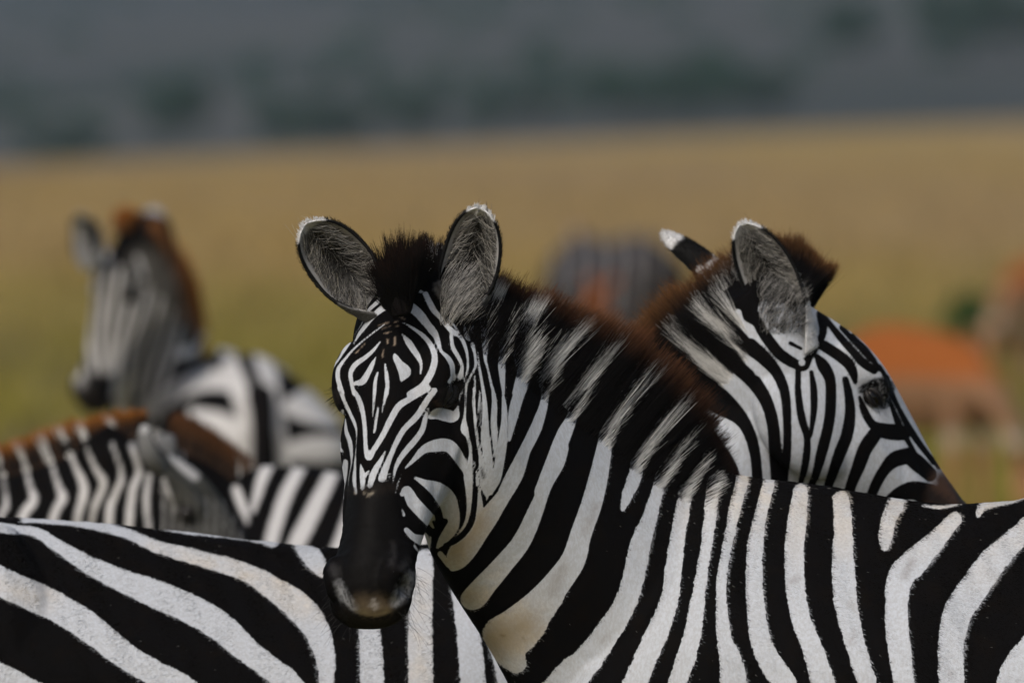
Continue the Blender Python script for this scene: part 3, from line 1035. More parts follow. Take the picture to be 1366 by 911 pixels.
tag(mesh_obj("grass", V, np.arange(len(V)).reshape(-1, 4), M_GRASS, None, smooth=False), "short dry grass over the plain", "grass", None, 'stuff')

# ------------------------------------------------------------------ zebras
def TRUNK_ST(tf, rows):
    return [np.concatenate([tf(np.array([x, 0, zt])), tf(np.array([x, 0, zb])), [hw]]) for x, zt, zb, hw in rows]


def st_px(rows):
    """neck stations given as crest and throat points"""
    return [np.concatenate([at(*a), at(*b_), [hw]]) for a, b_, hw in rows]


def rowspx(rows):
    return np.array([at(*q) for q in rows])


def add_hooves(root, origin, hooves):
    for a, b_ in hooves:
        mid = a * .5 + b_ * .5
        V, F = tube(np.array([a, mid, b_]), 18, 4)
        mesh_obj("hoof", V - np.array(origin), F, M_HOOF, root)


def add_tail(root, origin, tf):
    q = np.array([np.append(tf(np.array(p[:3])), p[3]) for p in [(-1.05, 0, 1.25, .035), (-1.12, 0, 1.16, .030), (-1.15, .01, .98, .024), (-1.15, .015, .80, .020), (-1.145, .02, .68, .03), (-1.14, .02, .50, .028), (-1.14, .02, .40, .008)]])
    V, F = tube(q, 14, 5)
    mesh_obj("tail", V - np.array(origin), F, M_FIN, root)


# ---- the zebra looking at the camera -------------------------------------------------
YA = 17.25
XA = at(930, 630, YA)[0]
tfA = lambda p: np.array([XA - p[0], YA - p[1], p[2]])
A = tag(empty("zebra", (XA, YA, 0)), "sharp zebra in front turning its striped face to the camera, dark muzzle", "zebra", "zebras of the herd")
oA = (XA, YA, 0)
chA = Chart()
YH, YN, YB = 16.80, 16.98, 17.02
c = chA.tile(430, 380, .16465, YH)
c.w("500,88,38 430,160,40 370,215,36 335,262,32 318,300,18 295,350,12 240,430,10",
    "568,160,55 480,205,60 400,270,50 320,370,42 270,440,30 225,530,5",
    "500,330,12 420,390,20 330,460,20 240,540,25 170,620,30 115,700,40 110,770,45 125,830,48 150,905,42",
    "205,490,30 160,550,35 125,610,25 70,690,25 45,760,22 40,840,30",
    "215,320,15 225,400,15",
    "460,475,20 400,550,35 330,610,42 250,670,50 215,740,45 225,820,40 245,905,40",
    "425,600,15 390,670,45 355,740,55 315,800,60 250,820,40",
    "440,725,25 420,800,36 415,905,36", "500,660,25 512,740,40 520,830,40 515,905,35",
    "575,580,30 590,610,58 620,660,75 660,715,110 650,750,75 630,795,22",
    "640,415,20 690,480,58 730,540,58 770,600,50 795,660,35 790,735,20",
    "640,320,15 700,350,25 800,420,40 870,500,48 905,590,58 895,680,62 860,760,64 800,840,62 700,900,56",
    "655,180,70 700,190,85 780,255,80 840,330,70 900,410,62",
    "705,10,12 740,50,28 790,72,34")
c.tile(430, 380, .16465, YH)
c.paint((.26, .20, .15), .0012, .9, "572,430,12 584,470,16 572,512,10", "515,450,8 522,490,12", "487,530,7 478,600,8", "490,412,8 552,396,6", "330,500,7 260,570,5", "440,345,6 530,320,7", "590,345,9 612,352,6", "580,315,8 605,312,6", "620,270,8 660,295,8", "470,375,6 540,350,7")
c.tile(540, 380, .16465, YH)
c.w("110,255,80 170,330,70 230,400,60 265,480,48 290,550,32 340,600,45 375,660,48 385,730,45 385,775,58 360,800,45",
    "160,90,50 220,210,58 270,270,45 330,340,45 390,400,52 440,430,40 480,500,38 505,600,28 505,700,26 480,790,18 460,850,10",
    "370,420,35 385,520,42 430,600,42 460,670,32 455,720,42 445,760,58",
    "350,290,20 400,350,26 440,410,22", "500,250,60 530,330,52 545,400,26", "410,270,18 470,340,24 497,430,44 515,460,34",
    "545,500,42 560,560,32 570,620,30 570,680,30 540,740,25 500,820,25 490,905,26",
    "590,560,10 600,680,26 620,790,32 640,905,28", "565,750,18 565,905,25",
    "610,290,30 640,380,58 645,450,66 652,540,54 650,620,34 670,700,26 700,830,28 715,905,24",
    "740,400,20 780,470,60 795,560,64 785,680,68 790,790,52 800,905,28", "910,760,20 890,905,50")
c.tile(430, 520, .16465, YH)
c.w("240,25,40 285,95,52 318,200,46 335,320,42 342,450,42 355,540,52 375,560,58 410,500,50 480,390,52 540,270,58 610,150,62 700,90,58 800,30,58 850,0,60",
    "415,0,36 410,100,30 400,250,10", "515,0,35 495,110,30 475,205,10", "455,110,10 435,220,30 415,350,26 412,370,10",
    "905,20,55 850,90,55 760,230,60 660,330,52 600,430,52 550,540,48 510,640,62 480,730,74",
    "860,150,10 830,240,42 805,340,55 750,420,58 680,500,56 620,580,46 585,660,36 565,770,16",
    "510,500,12 470,580,42 410,690,62 380,790,52", "545,690,15 530,750,20", "635,700,12 600,800,20 585,870,12",
    "300,610,12 318,700,52 320,810,46", "375,665,12 340,705,42",
    "125,5,46 160,100,38 210,210,36 250,290,36 268,370,18 262,500,12 255,650,30 250,760,42 265,850,32",
    "170,260,16 180,360,40 210,440,46 225,530,36 225,620,16 205,720,11 200,800,12",
    "150,190,30 125,250,62 110,310,52", "110,460,52 115,510,52 150,530,26", "95,560,32 90,600,20",
    "175,610,52 165,680,62 150,750,72 145,850,42 150,905,32")
c.tile(540, 520, .16465, YH)
c.w("490,0,30 488,150,22 480,250,36 480,340,72 505,400,40 525,480,36 530,560,36 520,650,60 520,740,62 525,830,52 525,905,48",
    "0,650,20 60,590,42 150,500,75 250,470,110 340,470,112 400,520,105 460,620,85 500,700,64 520,800,58",
    "205,235,50 260,210,100 330,225,110 395,235,92 430,150,20 440,80,25 470,10,15",
    "560,0,26 555,120,32 570,300,32 585,430,30 610,560,40 630,680,70 640,800,72 660,880,42",
    "560,600,10 580,720,26 590,905,40", "605,20,16 600,150,26 600,260,20 615,330,10",
    "630,0,32 645,120,46 650,280,62 650,400,80 670,560,82 690,700,54 685,870,42",
    "710,0,26 725,130,52 720,280,58 730,440,52 730,560,26",
    "790,20,16 805,160,50 805,300,62 790,450,85 770,590,88 740,750,84 690,870,44",
    "905,60,60 880,180,80 868,300,60 850,400,20", "905,620,40 880,720,55 830,830,62 780,905,60")
c.tile(520, 640, .16465, YH)
c.w("200,0,30 290,50,72 380,100,130 450,180,160 480,260,152 496,360,142 480,440,128 420,520,100 380,590,42",
    "95,130,46 135,100,80 180,190,110 250,270,112 310,340,100 345,420,42", "95,250,15 110,300,32",
    "130,420,50 190,480,62 255,510,92 280,540,62 255,590,48 260,640,25 245,690,12", "195,550,26 230,600,20",
    "320,510,22 310,570,32 300,630,20 260,690,12",
    "630,0,80 640,150,62 640,280,52 610,400,42 550,480,26 520,510,10",
    "705,0,26 720,150,42 725,270,62 690,380,52 620,460,46 560,520,22",
    "790,20,90 790,120,52 785,200,16", "910,190,95 820,330,140 720,450,180 620,575,215 545,680,195 505,760,80", "400,650,55 470,740,60")
c.k("440,375,44 395,440,52 365,500,50 350,560,40 345,610,26", "400,605,18 440,610,50", "445,575,30 520,540,40 600,470,44 655,380,44 680,250,38 690,100,32",
    "345,380,14 372,470,16 335,600,10 240,720,10")
c.tile(560, 600, .3413, YN)
c.w("415,0,42 380,100,52 325,185,62 270,262,80", "560,0,50 540,60,55 490,150,52 450,250,66 400,360,76 330,450,82 260,530,92 210,590,98 185,600,60",
    "725,0,65 700,120,80 670,230,86 630,340,88 600,440,100 530,540,112 460,630,142 380,720,185 325,760,170 375,850,90",
    "870,0,52 850,100,55 820,180,50 797,240,20",
    "960,60,46 945,140,46 910,260,56 870,370,82 845,480,86 810,600,88 740,720,98 660,830,112 590,905,135 520,1000,150 440,1120,150",
    "1060,100,50 1045,200,56 1020,320,60 1000,450,66 985,570,70 950,680,82 900,790,88 850,905,92 760,1080,110 640,1250,120",
    "1160,125,50 1150,220,52 1130,370,46 1110,480,46 1090,600,56 1070,720,70 1040,830,76 1010,911,72 950,1100,90 860,1280,110")
# upper ends of the neck stripes, up to the mane
c.tile(620, 360, .3294, YN)
c.w("190,312,14 225,370,52 240,430,60 215,520,50 195,600,42 180,690,16", "290,410,40 318,460,46 325,530,36 290,640,52 240,740,52 190,850,66 150,930,60",
    "425,520,60 440,590,46 400,680,66 350,800,62 310,900,60", "585,620,60 565,740,62 530,880,66", "720,730,50 700,820,52 665,920,52", "815,785,46 800,900,48", "910,835,52 905,920,52", "1015,870,52 1010,920,50")
c.tile(900, 620, .3411, YB)
c.w("275,75,50 245,180,46 220,290,40 190,430,40 185,560,46 195,680,62 220,770,90 230,850,102 250,1000,90 280,1250,100",
    "380,90,50 350,190,50 325,300,60 315,430,66 320,580,72 340,700,82 385,790,92 430,850,92 500,1000,80 560,1250,90",
    "505,120,60 490,220,75 475,340,76 475,470,76 495,600,76 540,720,82 580,850,92 640,1050,90 700,1300,90",
    "665,150,66 670,260,76 665,380,86 670,520,92 690,640,82 720,750,76 750,850,76 790,1000,70 840,1250,80",
    "880,170,72 850,230,60 835,290,56 830,325,40", "1115,225,52 1040,300,72 950,385,102 890,445,102 870,560,92 875,700,92 895,850,82 930,1050,80 980,1300,80",
    "1400,250,70 1366,285,76 1270,370,102 1180,480,112 1110,580,112 1080,700,102 1080,850,102 1110,1050,90 1150,1300,90",
    "1500,640,150 1400,740,152 1340,820,152 1320,920,140 1330,1150,120", "1900,420,120 1750,520,140 1620,640,150 1560,800,150 1560,1100,130",
    "2400,500,130 2100,640,150 1900,780,150 1800,1000,140 1780,1300,120", "2700,800,150 2400,900,150 2150,1050,140", "1500,250,80 2200,260,110 1900,300,90",
    "990,178,9 1060,183,13 1130,173,8", "1205,213,16 1225,180,32 1290,166,26 1340,155,26 1400,140,22")
c.tile(900, 620, .3411, YB)
c.paint((.20, .18, .165), .008, .55, "455,462,14 490,448,18", "935,385,22 905,440,26", "690,545,14 705,560,10", "1075,815,16", "700,650,8 690,690,10", on_white=True)
c.paint((.42, .35, .26), .03, .20, "480,300,60 480,360,60", "670,200,60 660,330,60", "70,150,50 60,300,50", "1200,420,80", on_white=True)
c.tile(560, 600, .3413, YN)
c.paint((.02, .018, .016), .002, .8, "318,738,12 326,742,10", "405,748,6 415,760,6", "240,70,12 250,110,14", on_white=True)
c.paint((.22, .20, .17), .012, .5, "740,740,14 720,755,14", "690,230,30 650,330,30", "560,470,40 520,560,40", on_white=True)
# legs of the near zebra carry bars
for z in np.arange(0.12, 0.72, .085):
    for xl in (.09, -.97):
        p = tfA(np.array([xl, 0, z])); chA.marks.append((1, np.array([[p[0] - .13, z, .017], [p[0] + .13, z + .015, .017]])))
carry_down(chA, 1.0, tfA)
# dark brown muzzle, paler lips
c.tile(430, 640, .16465, YH)
c.paint((.0036, .0032, .0030), .007, 1.0, "290,190,170 300,260,200 310,380,230 310,500,270", "420,200,290 430,350,320 460,500,340", "300,640,330 290,760,400 290,860,380 300,980,300 320,1050,230")
c.tile(430, 520, .16465, YH)
c.paint((.0036, .0032, .0030), .0025, 1.0, "190,760,8 200,830,30", "228,740,4 235,830,26", "285,770,6 290,850,24", "340,790,8 350,850,30", "430,750,6 420,840,40", "460,770,40 500,760,30 540,770,30", "555,700,8 560,830,50", "330,960,210")
c.paint((.30, .26, .20), .003, .8, "370,865,20 400,850,22", "335,850,12", "262,850,14")
c.tile(430, 640, .16465, YH)
c.tile(430, 670, .1866, YH)
c.paint((.0035, .003, .003), .006, .95, "52,330,18 40,400,26 48,470,26 70,510,16", "560,300,50 590,350,70 560,420,60 510,470,30")
c.paint((.030, .029, .030), .008, .7, "75,480,50 90,520,50", "500,300,10 510,380,14 490,440,14", "600,440,40 570,470,40")  # grey sheen of the nostril rims, painted into the pigment
c.paint((.20, .205, .215), .006, .9, "110,590,44 150,680,70 205,750,70 235,780,40", "620,540,70 585,630,100 535,700,90 515,730,60")
c.paint((.018, .013, .010), .008, .4, "175,-60,40 240,-80,30 330,-70,60 450,-90,50 540,-100,60")
c.paint((.11, .083, .052), .018, .9, "400,770,150 330,770,130 290,740,100")
c.paint((.17, .135, .075), .008, .7, "270,795,36 380,815,40 470,785,36")
c.paint((.30, .28, .26), .005, .6, "350,738,40 385,742,36", "365,700,16 370,760,20")
c.paint((.008, .007, .006), .0016, .85, "528,580,12 548,630,16 536,690,10", "556,590,10 590,620,12 604,640,8", "560,640,8 590,665,8", "540,560,8 560,575,10 600,585,8", "175,650,10 198,715,14 216,760,10", "150,640,8 165,690,10 180,720,8")  # lip wrinkles: their crease shade painted on as thin dark strokes
c.paint((.006, .0055, .005), .003, .98, "140,735,30 200,805,40 280,838,42 380,846,42 470,826,42 560,760,34 610,680,18")
c.paint((.008, .007, .0065), .006, .95, "150,800,80 230,870,90 350,900,90 480,880,90 580,800,70")
c.tile(540, 380, .16465, YH)
c.paint((.20, .19, .175), .006, .85, "290,40,110 400,150,120 460,225,60", "350,10,110 480,120,120")
c.paint((.03, .027, .024), .003, .8, "255,20,26 290,90,22", "330,60,16 350,120,12", "440,60,30 480,180,26")
# dark ring of skin about the eyes
c.tile(540, 380, .16465, YH)
c.paint((.010, .0085, .008), .003, 1.0, "300,890,70 380,870,90 440,850,60", "300,940,60 400,950,70", "290,975,50 350,1000,60 400,990,40")
c.tile(540, 520, .16465, YH)
c.paint((.045, .028, .016), .003, .6, "245,115,22 300,150,30 380,145,30 405,130,16")
c.tile(430, 520, .16465, YH)
c.paint((.010, .0085, .008), .003, 1.0, "90,60,80 100,120,50", "115,180,40")
# yellowed hair: throat, crest, back
c.tile(0, 0, 1, YN)
c.tint(.05, 1.0, "600,740,60 640,690,50", "640,790,40 690,850,90", "660,790,50")
c.tint(.05, .75, "930,650,60 1050,670,80 1200,690,70 1366,690,70")
c.paint((.30, .235, .14), .025, .75, "606,735,36 640,700,30", "660,860,50 700,840,40", "625,800,16", on_white=True)

frA = Frame(at(530, 372, 17.00), R(-90 - 23), R(23), 1.0, R(-1.5))
neckA = st_px([((985, 655, 17.25), (760, 1060, 17.22), .165), ((930, 632, 17.25), (715, 975, 17.21), .150), ((872, 606, 17.22), (662, 880, 17.17), .125), ((806, 556, 17.18), (614, 800, 17.12), .108),
               ((728, 496, 17.12), (580, 742, 17.06), .096), ((672, 440, 17.07), (572, 690, 17.02), .088), ((622, 392, 17.04), (556, 620, 17.00), .080), ((580, 372, 17.02), (545, 540, 16.98), .066)])
pA = [loft(TRUNK_ST(tfA, TRUNK), seg=48, per=4, top=.42, bot=.7, n=2.2), loft(neckA, seg=40, per=4, top=.45, bot=.72, n=2.2)]
pA += head_pieces(frA, .016)
lg, hvA = legs_pieces(tfA); pA += lg
co, no, quads = remesh(pA, .0036, 8)
muscles(co, no)
sculpt_head(frA, co, no, .164)
facing = np.array([0, -1, 0])
earA1 = ear_mesh(at(506, 410, 17.03), at(408, 300, 16.98), [-.10, -1, .02], .089, curl=.8)
earA2 = ear_mesh(at(613, 432, 17.05), at(640, 278, 17.00), [-.16, -1, .02], .082, curl=.8, notch=True)
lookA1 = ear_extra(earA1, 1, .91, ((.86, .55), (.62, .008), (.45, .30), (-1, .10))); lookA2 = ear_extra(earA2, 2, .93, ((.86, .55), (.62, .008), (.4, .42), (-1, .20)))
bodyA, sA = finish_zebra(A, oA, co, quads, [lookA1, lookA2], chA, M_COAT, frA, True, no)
coA, noA = co, no
ear_hair(A, oA, earA1, 1250, 3); ear_hair(A, oA, earA2, 1250, 4)
# long pale hair at the root of the turned ear
r = np.random.default_rng(61)
box = np.nonzero((coA[:, 0] > at(588, 400, 16.98)[0]) & (coA[:, 0] < at(628, 400, 16.98)[0]) & (coA[:, 2] > at(600, 436, 16.98)[2]) & (coA[:, 2] < at(600, 372, 16.98)[2]) & (coA[:, 1] < 17.06) & (noA[:, 1] < .1))[0]
pk = r.choice(box, 900)
d = np.array([.25, -.35, 1.0])[None] + noA[pk] * .35 + r.normal(0, .22, (900, 3)); d /= np.linalg.norm(d, axis=1)[:, None]
t = np.linspace(0, 1, 6)
pts = coA[pk][:, None] + (d * r.uniform(.012, .036, 900)[:, None])[:, None] * t[None, :, None] + np.array([.008, 0, 0])[None, None] * (t ** 2)[None, :, None]
cc = np.where(r.random(900) < .55, r.uniform(.35, .6, 900), r.uniform(.03, .15, 900))
add_curves("ear_root_hair", pts - np.array(oA), .0004, .0001, np.repeat(cc[:, None, None] * np.array([1, .97, .92]), 6, 1), A)
ear_fur(A, oA, earA1, lookA1, 7000, 31); ear_fur(A, oA, earA2, lookA2, 7000, 32)
coat_fur(A, oA, co, no, sA, frA, (co[:, 2] > .92) & (no[:, 1] < .25) & (co[:, 0] < 1.1), 330000, 41, (.75, 0, -.6), length=.0055)
for sgn in (-1, 1): eye_part(A, oA, frA, sgn, eu=.163, ew=.0760, r=.0195)
def whiskers(root, origin, fr, n, seed):
    r = np.random.default_rng(seed)
    P, D = [], []
    for q in range(n):
        sg = r.choice([-1, 1]); u_ = r.uniform(.42, .51); v_ = r.uniform(-.125, -.06)
        P.append(fr.p(u_, v_, sg * r.uniform(.03, .058))); D.append(.7 * sg * fr.w + .6 * fr.u + .2 * fr.v + r.normal(0, .35, 3))
    P = np.array(P); D = np.array(D); D /= np.linalg.norm(D, axis=1)[:, None]
    t = np.linspace(0, 1, 6); L = r.uniform(.025, .06, n)
    pts = P[:, None] + (D * L[:, None])[:, None] * t[None, :, None] + np.array([0, 0, -.012])[None, None] * (t ** 2)[None, :, None]
    add_curves("whiskers", pts - np.array(origin), .00022, .00008, np.full((n, 6, 3), .05), root)


whiskers(A, oA, frA, 90, 51)
add_hooves(A, oA, hvA); add_tail(A, oA, tfA)
# extra strokes that whiten the hair of the mane above each neck stripe
chM = Chart(); chM.tile(620, 360, .3294, YN)
chM.w("70,235,66 110,110,70", "190,330,50 215,290,52", "312,440,40 335,390,42", "432,545,34 455,490,36", "585,655,38 615,590,38", "712,768,30 745,700,32", "806,820,22 835,755,24", "908,865,14 935,815,16")
mane(A, oA, rowspx([(636, 428, 17.06), (684, 462, 17.08), (727, 496, 17.11), (768, 532, 17.14), (814, 563, 17.17), (855, 598, 17.20), (888, 622, 17.22), (921, 640, 17.24), (950, 652, 17.25)]),
     rowspx([(664, 368, 17.08), (728, 392, 17.11), (790, 423, 17.15), (843, 445, 17.19), (887, 480, 17.22), (926, 522, 17.24), (955, 562, 17.26), (970, 604, 17.27), (984, 645, 17.27)]),
     .42, .052, 60000, chM, 11, (.006, .0055, .006), (.095, .040, .018), rad=.00033, lean=-.06, sink=.22, tip_at=.72, tip_rows=(.6, .8, 1, 1, 1, .8, .5, .3, .2, .1), skin=(coA, noA, sA[0], .034, 15000), stray=.034, skin_thin=.0042, clumped=.10, wobble=.002, streak=(.66, .66, .64))
# forelock between the ears, and the white lock behind it
mane(A, oA, rowspx([(533, 412, 16.90), (536, 400, 16.93), (541, 388, 16.96), (550, 376, 17.00)]),
     rowspx([(517, 362, 16.885), (521, 334, 16.91), (541, 318, 16.95), (566, 320, 17.01)]),
     .30, .026, 4500, Chart().tile(0, 0, 1, YH), 12, (.004, .0035, .0035), (.020, .011, .008), tip_at=.80, ragged=.26, clumped=.7, rad=.0004, splay=1.1)
mane(A, oA, rowspx([(551, 378, 17.02), (560, 373, 17.04), (571, 376, 17.06), (580, 388, 17.07)]),
     rowspx([(557, 318, 17.02), (570, 318, 17.05), (583, 322, 17.07), (593, 336, 17.08)]),
     .34, .046, 4500, Chart().tile(0, 0, 1, YH).w("570,378,12 582,384,14"), 16, (.004, .0035, .0035), (.020, .011, .008), tip_at=.80, ragged=.22, clumped=.8, rad=.0004)

# ---- the zebra standing the other way behind it --------------------------------------
YC = 17.90
XC = at(760, 640, YC)[0]
tfC = lambda p: np.array([XC + p[0], YC + p[1], p[2]])
Cz = tag(empty("zebra", (XC, YC, 0)), "zebra seen in right profile, head and brown mane behind the front zebra's back", "zebra", "zebras of the herd")
oC = (XC, YC, 0)
chC = Chart()
YCh, YCb = 17.80, 17.62
c = chC.tile(0, 0, 1, YCh)
c.w("1028,412,36 1058,450,52", "1135,430,150 1145,500,170 1150,600,180 1150,720,190", "1235,560,80 1240,620,120 1250,720,120", "1075,455,50 1065,520,40", "1075,520,50 1075,640,60 1070,740,70", "1190,470,70 1215,560,60")
c.tile(830, 380, .3072, YCh)
c.w("330,540,40 400,590,62 470,650,102 520,750,74 540,850,52 550,1000,60", "340,320,50 365,345,62 430,390,76 510,460,82 570,540,76 605,640,54 622,740,46 632,860,46 640,1000,50",
    "430,195,40 445,215,52 500,255,62 570,320,66 620,400,70 650,500,60", "500,120,36 512,165,44 560,200,52 620,260,52")
c.k("600,120,5")
c.tile(1000, 420, .2964, YCh)
c.w("0,390,60 50,500,52 70,620,46 85,740,50", "0,200,62 60,260,62 110,370,60 130,480,46 135,600,40 145,680,16", "0,70,52 60,130,62 120,200,62 170,270,60 190,400,60 195,520,62 195,650,62 200,780,64")
c.k("20,300,60 70,380,52 100,480,50 112,600,52 125,720,58 130,790,66", "0,140,70 60,190,60 120,260,46 155,350,40 165,480,34 165,600,34 155,700,40 150,790,40",
    "20,10,32 60,80,46 120,160,46 170,200,46 215,225,38", "215,225,30 260,195,26 300,140,26 330,80,32 325,0,42", "265,200,22 250,235,18 215,240,22",
    "215,250,22 215,350,26 230,460,32 255,550,26 250,650,32 230,760,20", "275,255,15 285,330,28 285,430,26 270,540,12",
    "300,185,20 330,230,52 360,290,46 362,400,46 350,500,46 320,620,46 295,720,32 270,790,26", "335,140,46 390,175,46 440,215,46 465,260,36 475,305,15",
    "430,290,26 445,360,36 450,450,46 435,540,52 400,630,52 370,720,42 345,810,32", "345,20,22 400,90,28 460,160,32 510,215,36 560,250,30",
    "420,60,22 480,130,20 540,200,12", "480,110,16 540,170,16 580,240,15",
    "495,370,12 515,430,32 550,490,36 600,520,62 660,530,68 700,535,60", "560,540,62 520,600,62 490,680,56 460,760,46 440,840,42")
c.w("232,212,34")
c.k("180,125,14 230,150,10")
c.tile(1120, 400, .3186, YCh)
c.k("290,655,64 230,670,62 190,710,46 155,770,42 120,860,36", "290,655,60 335,690,66 385,735,56", "380,820,90 310,800,74 250,820,62 195,870,52",
    "200,330,26 220,390,22 260,470,16 330,580,13 380,650,13 425,705,20", "215,430,11 250,520,26 270,560,22 330,660,13 365,712,13", "240,440,9 300,560,11 400,690,11",
    "170,280,16 200,330,20", "60,150,13 110,220,13 165,292,10")
c.paint((.060, .032, .020), .014, 1.0, "440,760,90 460,800,150 480,870,210 500,960,230")
c.paint((.012, .010, .009), .010, .85, "455,700,26 500,800,26 530,880,40", "400,830,60 440,870,80")
c.paint((.0045, .004, .004), .002, 1.0, "92,378,34 120,372,56 160,366,84 205,372,70", "150,425,46 190,436,48", "185,330,24 208,420,30")
c.tint(.05, .9, "190,420,10")
c.tile(0, 670, .366, YCb)
c.w("60,86,20 130,84,28 250,92,32 420,125,34 560,180,44 720,222,54 880,268,64 1000,335,84 1090,400,102 1155,480,92 1185,580,72 1190,658,54 1195,800,60 1200,1000,70",
    "-200,70,30 0,112,30 110,128,36 200,180,46 300,237,62 420,292,76 550,342,96 680,395,102 790,455,102 880,530,92 980,605,82 1060,670,90 1110,780,90 1140,1000,100",
    "-260,200,100 -120,250,110 0,300,105 100,345,105 220,402,102 330,470,102 450,560,92 560,625,92 680,690,100 820,850,110 900,1100,110",
    "-400,420,120 -200,540,110 0,628,80 100,680,80 300,800,100 480,1000,120", "-500,700,120 -300,780,120 -100,900,120 60,1100,120",
    "530,106,15 650,126,20 780,142,16 920,152,32 985,166,42", "1040,160,16 1190,157,12", "1085,182,42 1130,222,72 1168,265,52")
c.tile(0, 0, 1, YCb)
c.w("490,820,26 494,870,31 497,930,33 500,1060,36", "565,752,24 561,800,31 560,850,33 562,930,34 570,1080,36", "612,790,22 626,860,32 632,930,34 640,1080,34",
    "655,850,16 680,911,32 700,1060,34", "720,760,30 740,900,34 750,1080,34", "800,720,30 810,900,34", "880,700,34 890,900,34")
c.paint((.022, .0135, .010), .006, .9, "-100,692,8 0,692,10 100,694,9 200,705,8 300,716,7 440,728,6")
c.tint(.03, .8, "0,790,20 60,800,20", "200,740,10 420,800,60", "380,790,40", "560,790,30 560,900,30")
for z in np.arange(0.12, 0.72, .085):
    for xl in (.09, -.97):
        p = tfC(np.array([xl, 0, z])); chC.marks.append((1, np.array([[p[0] - .13, z, .017], [p[0] + .13, z + .015, .017]])))

carry_down(chC, 1.0, tfC)
frC = Frame(at(1085, 380, 17.86), R(18), R(37), 1.0)


def pxC(rows):
    out = []
    for x, t, b_, hw in rows:
        out.append(np.concatenate([at(x, t, YC), at(x, b_, YC), [hw]]))
    return out


trunkC = pxC([(-245, 800, 960, .08), (-205, 735, 1030, .19), (-120, 700, 1090, .24), (0, 692, 1130, .265), (120, 696, 1165, .275), (280, 714, 1205, .29), (440, 730, 1220, .295), (570, 726, 1215, .285),
              (660, 702, 1200, .26), (750, 672, 1185, .23), (830, 694, 1170, .21), (900, 760, 1150, .18), (950, 860, 1110, .12), (975, 950, 1040, .05)])
neckC = st_px([((740, 678, 17.9), (960, 960, 17.9), .165), ((800, 640, 17.9), (990, 870, 17.9), .145), ((860, 575, 17.9), (1025, 780, 17.9), .122), ((912, 512, 17.89), (1055, 700, 17.88), .106),
               ((958, 462, 17.88), (1075, 640, 17.87), .096), ((1000, 424, 17.87), (1090, 590, 17.86), .088), ((1040, 396, 17.86), (1098, 545, 17.85), .078), ((1070, 385, 17.86), (1105, 500, 17.85), .066)])
pC = [loft(trunkC, seg=48, per=4, top=.42, bot=.7, n=2.2), loft(neckC, seg=40, per=4, top=.45, bot=.75, n=2.2)] + head_pieces(frC)
lg, hvC = legs_pieces(tfC); pC += lg
co, no, quads = remesh(pC, .0036, 8)
muscles(co, no)
sculpt_head(frC, co, no)
earC1 = ear_mesh(at(1071, 468, 17.80), at(990, 299, 17.77), [-.34, -1, .05], .086, curl=.62, base_w=.60, ns=44, na=44)
earC2 = ear_mesh(at(1010, 425, 17.97), at(885, 313, 18.02), [-.75, .65, .25], .040, curl=.9)
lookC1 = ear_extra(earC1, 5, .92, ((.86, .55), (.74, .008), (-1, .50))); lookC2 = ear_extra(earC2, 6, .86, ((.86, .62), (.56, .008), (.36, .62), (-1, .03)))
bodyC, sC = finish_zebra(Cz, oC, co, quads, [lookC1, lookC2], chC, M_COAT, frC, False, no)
coC, noC = co, no
# pale and dark hair filling the mouth of the near ear
r = np.random.default_rng(62)
box = np.nonzero((coC[:, 0] > at(1012, 400, 17.8)[0]) & (coC[:, 0] < at(1072, 400, 17.8)[0]) & (coC[:, 2] > at(1040, 446, 17.8)[2]) & (coC[:, 2] < at(1040, 380, 17.8)[2]) & (noC[:, 1] < -.1))[0]
pk = r.choice(box, 1500)
d = np.array([-.28, -.45, .85])[None] + noC[pk] * .3 + r.normal(0, .2, (1500, 3)); d /= np.linalg.norm(d, axis=1)[:, None]
t = np.linspace(0, 1, 6)
pts = coC[pk][:, None] + (d * r.uniform(.008, .030, 1500)[:, None])[:, None] * t[None, :, None] + np.array([.012, 0, 0])[None, None] * (t ** 2)[None, :, None]
cc = np.where(r.random(1500) < .36, r.uniform(.28, .60, 1500), r.uniform(.015, .10, 1500))
add_curves("ear_root_hair", pts - np.array(oC), .0004, .0001, np.repeat(cc[:, None, None] * np.array([1, .97, .92]), 6, 1), Cz)
ear_hair(Cz, oC, earC1, 3200, 7)
ear_fur(Cz, oC, earC1, lookC1, 8000, 33); ear_fur(Cz, oC, earC2, lookC2, 5000, 34)
coat_fur(Cz, oC, co, no, sC, frC, (co[:, 2] > .92) & (no[:, 1] < .25) & (co[:, 0] > -1.0), 240000, 42, (-.9, 0, -.45), length=.0056)
for sgn in (-1, 1): eye_part(Cz, oC, frC, sgn, r=.0145, ew=.0735)
add_hooves(Cz, oC, hvC); add_tail(Cz, oC, tfC)
chM = Chart(); chM.tile(830, 380, .3072, YCh)
chM.w("320,290,30 365,345,40", "405,180,28 455,225,36", "490,110,26 515,170,32", "560,90,14 575,150,16")
mane(Cz, oC, rowspx([(800, 640, 17.90), (850, 590, 17.90), (895, 535, 17.90), (938, 486, 17.89), (966, 452, 17.88), (992, 424, 17.88), (1024, 400, 17.87), (1056, 386, 17.87), (1084, 396, 17.86)]),
     rowspx([(760, 585, 17.93), (800, 525, 17.93), (834, 452, 17.93), (866, 408, 17.92), (905, 376, 17.92), (950, 346, 17.91), (1002, 322, 17.90), (1058, 318, 17.89), (1114, 352, 17.87)]),
     .50, .085, 56000, chM, 13, (.006, .0055, .006), (.125, .058, .022), k=7, rad=.00036, sink=.26, tip_at=.66, tip_rows=(.2, .3, .8, 1, 1, .8, .7, .8, 1), skin=(coC, noC, sC[0], .048, 22000), skin_rows=.60)

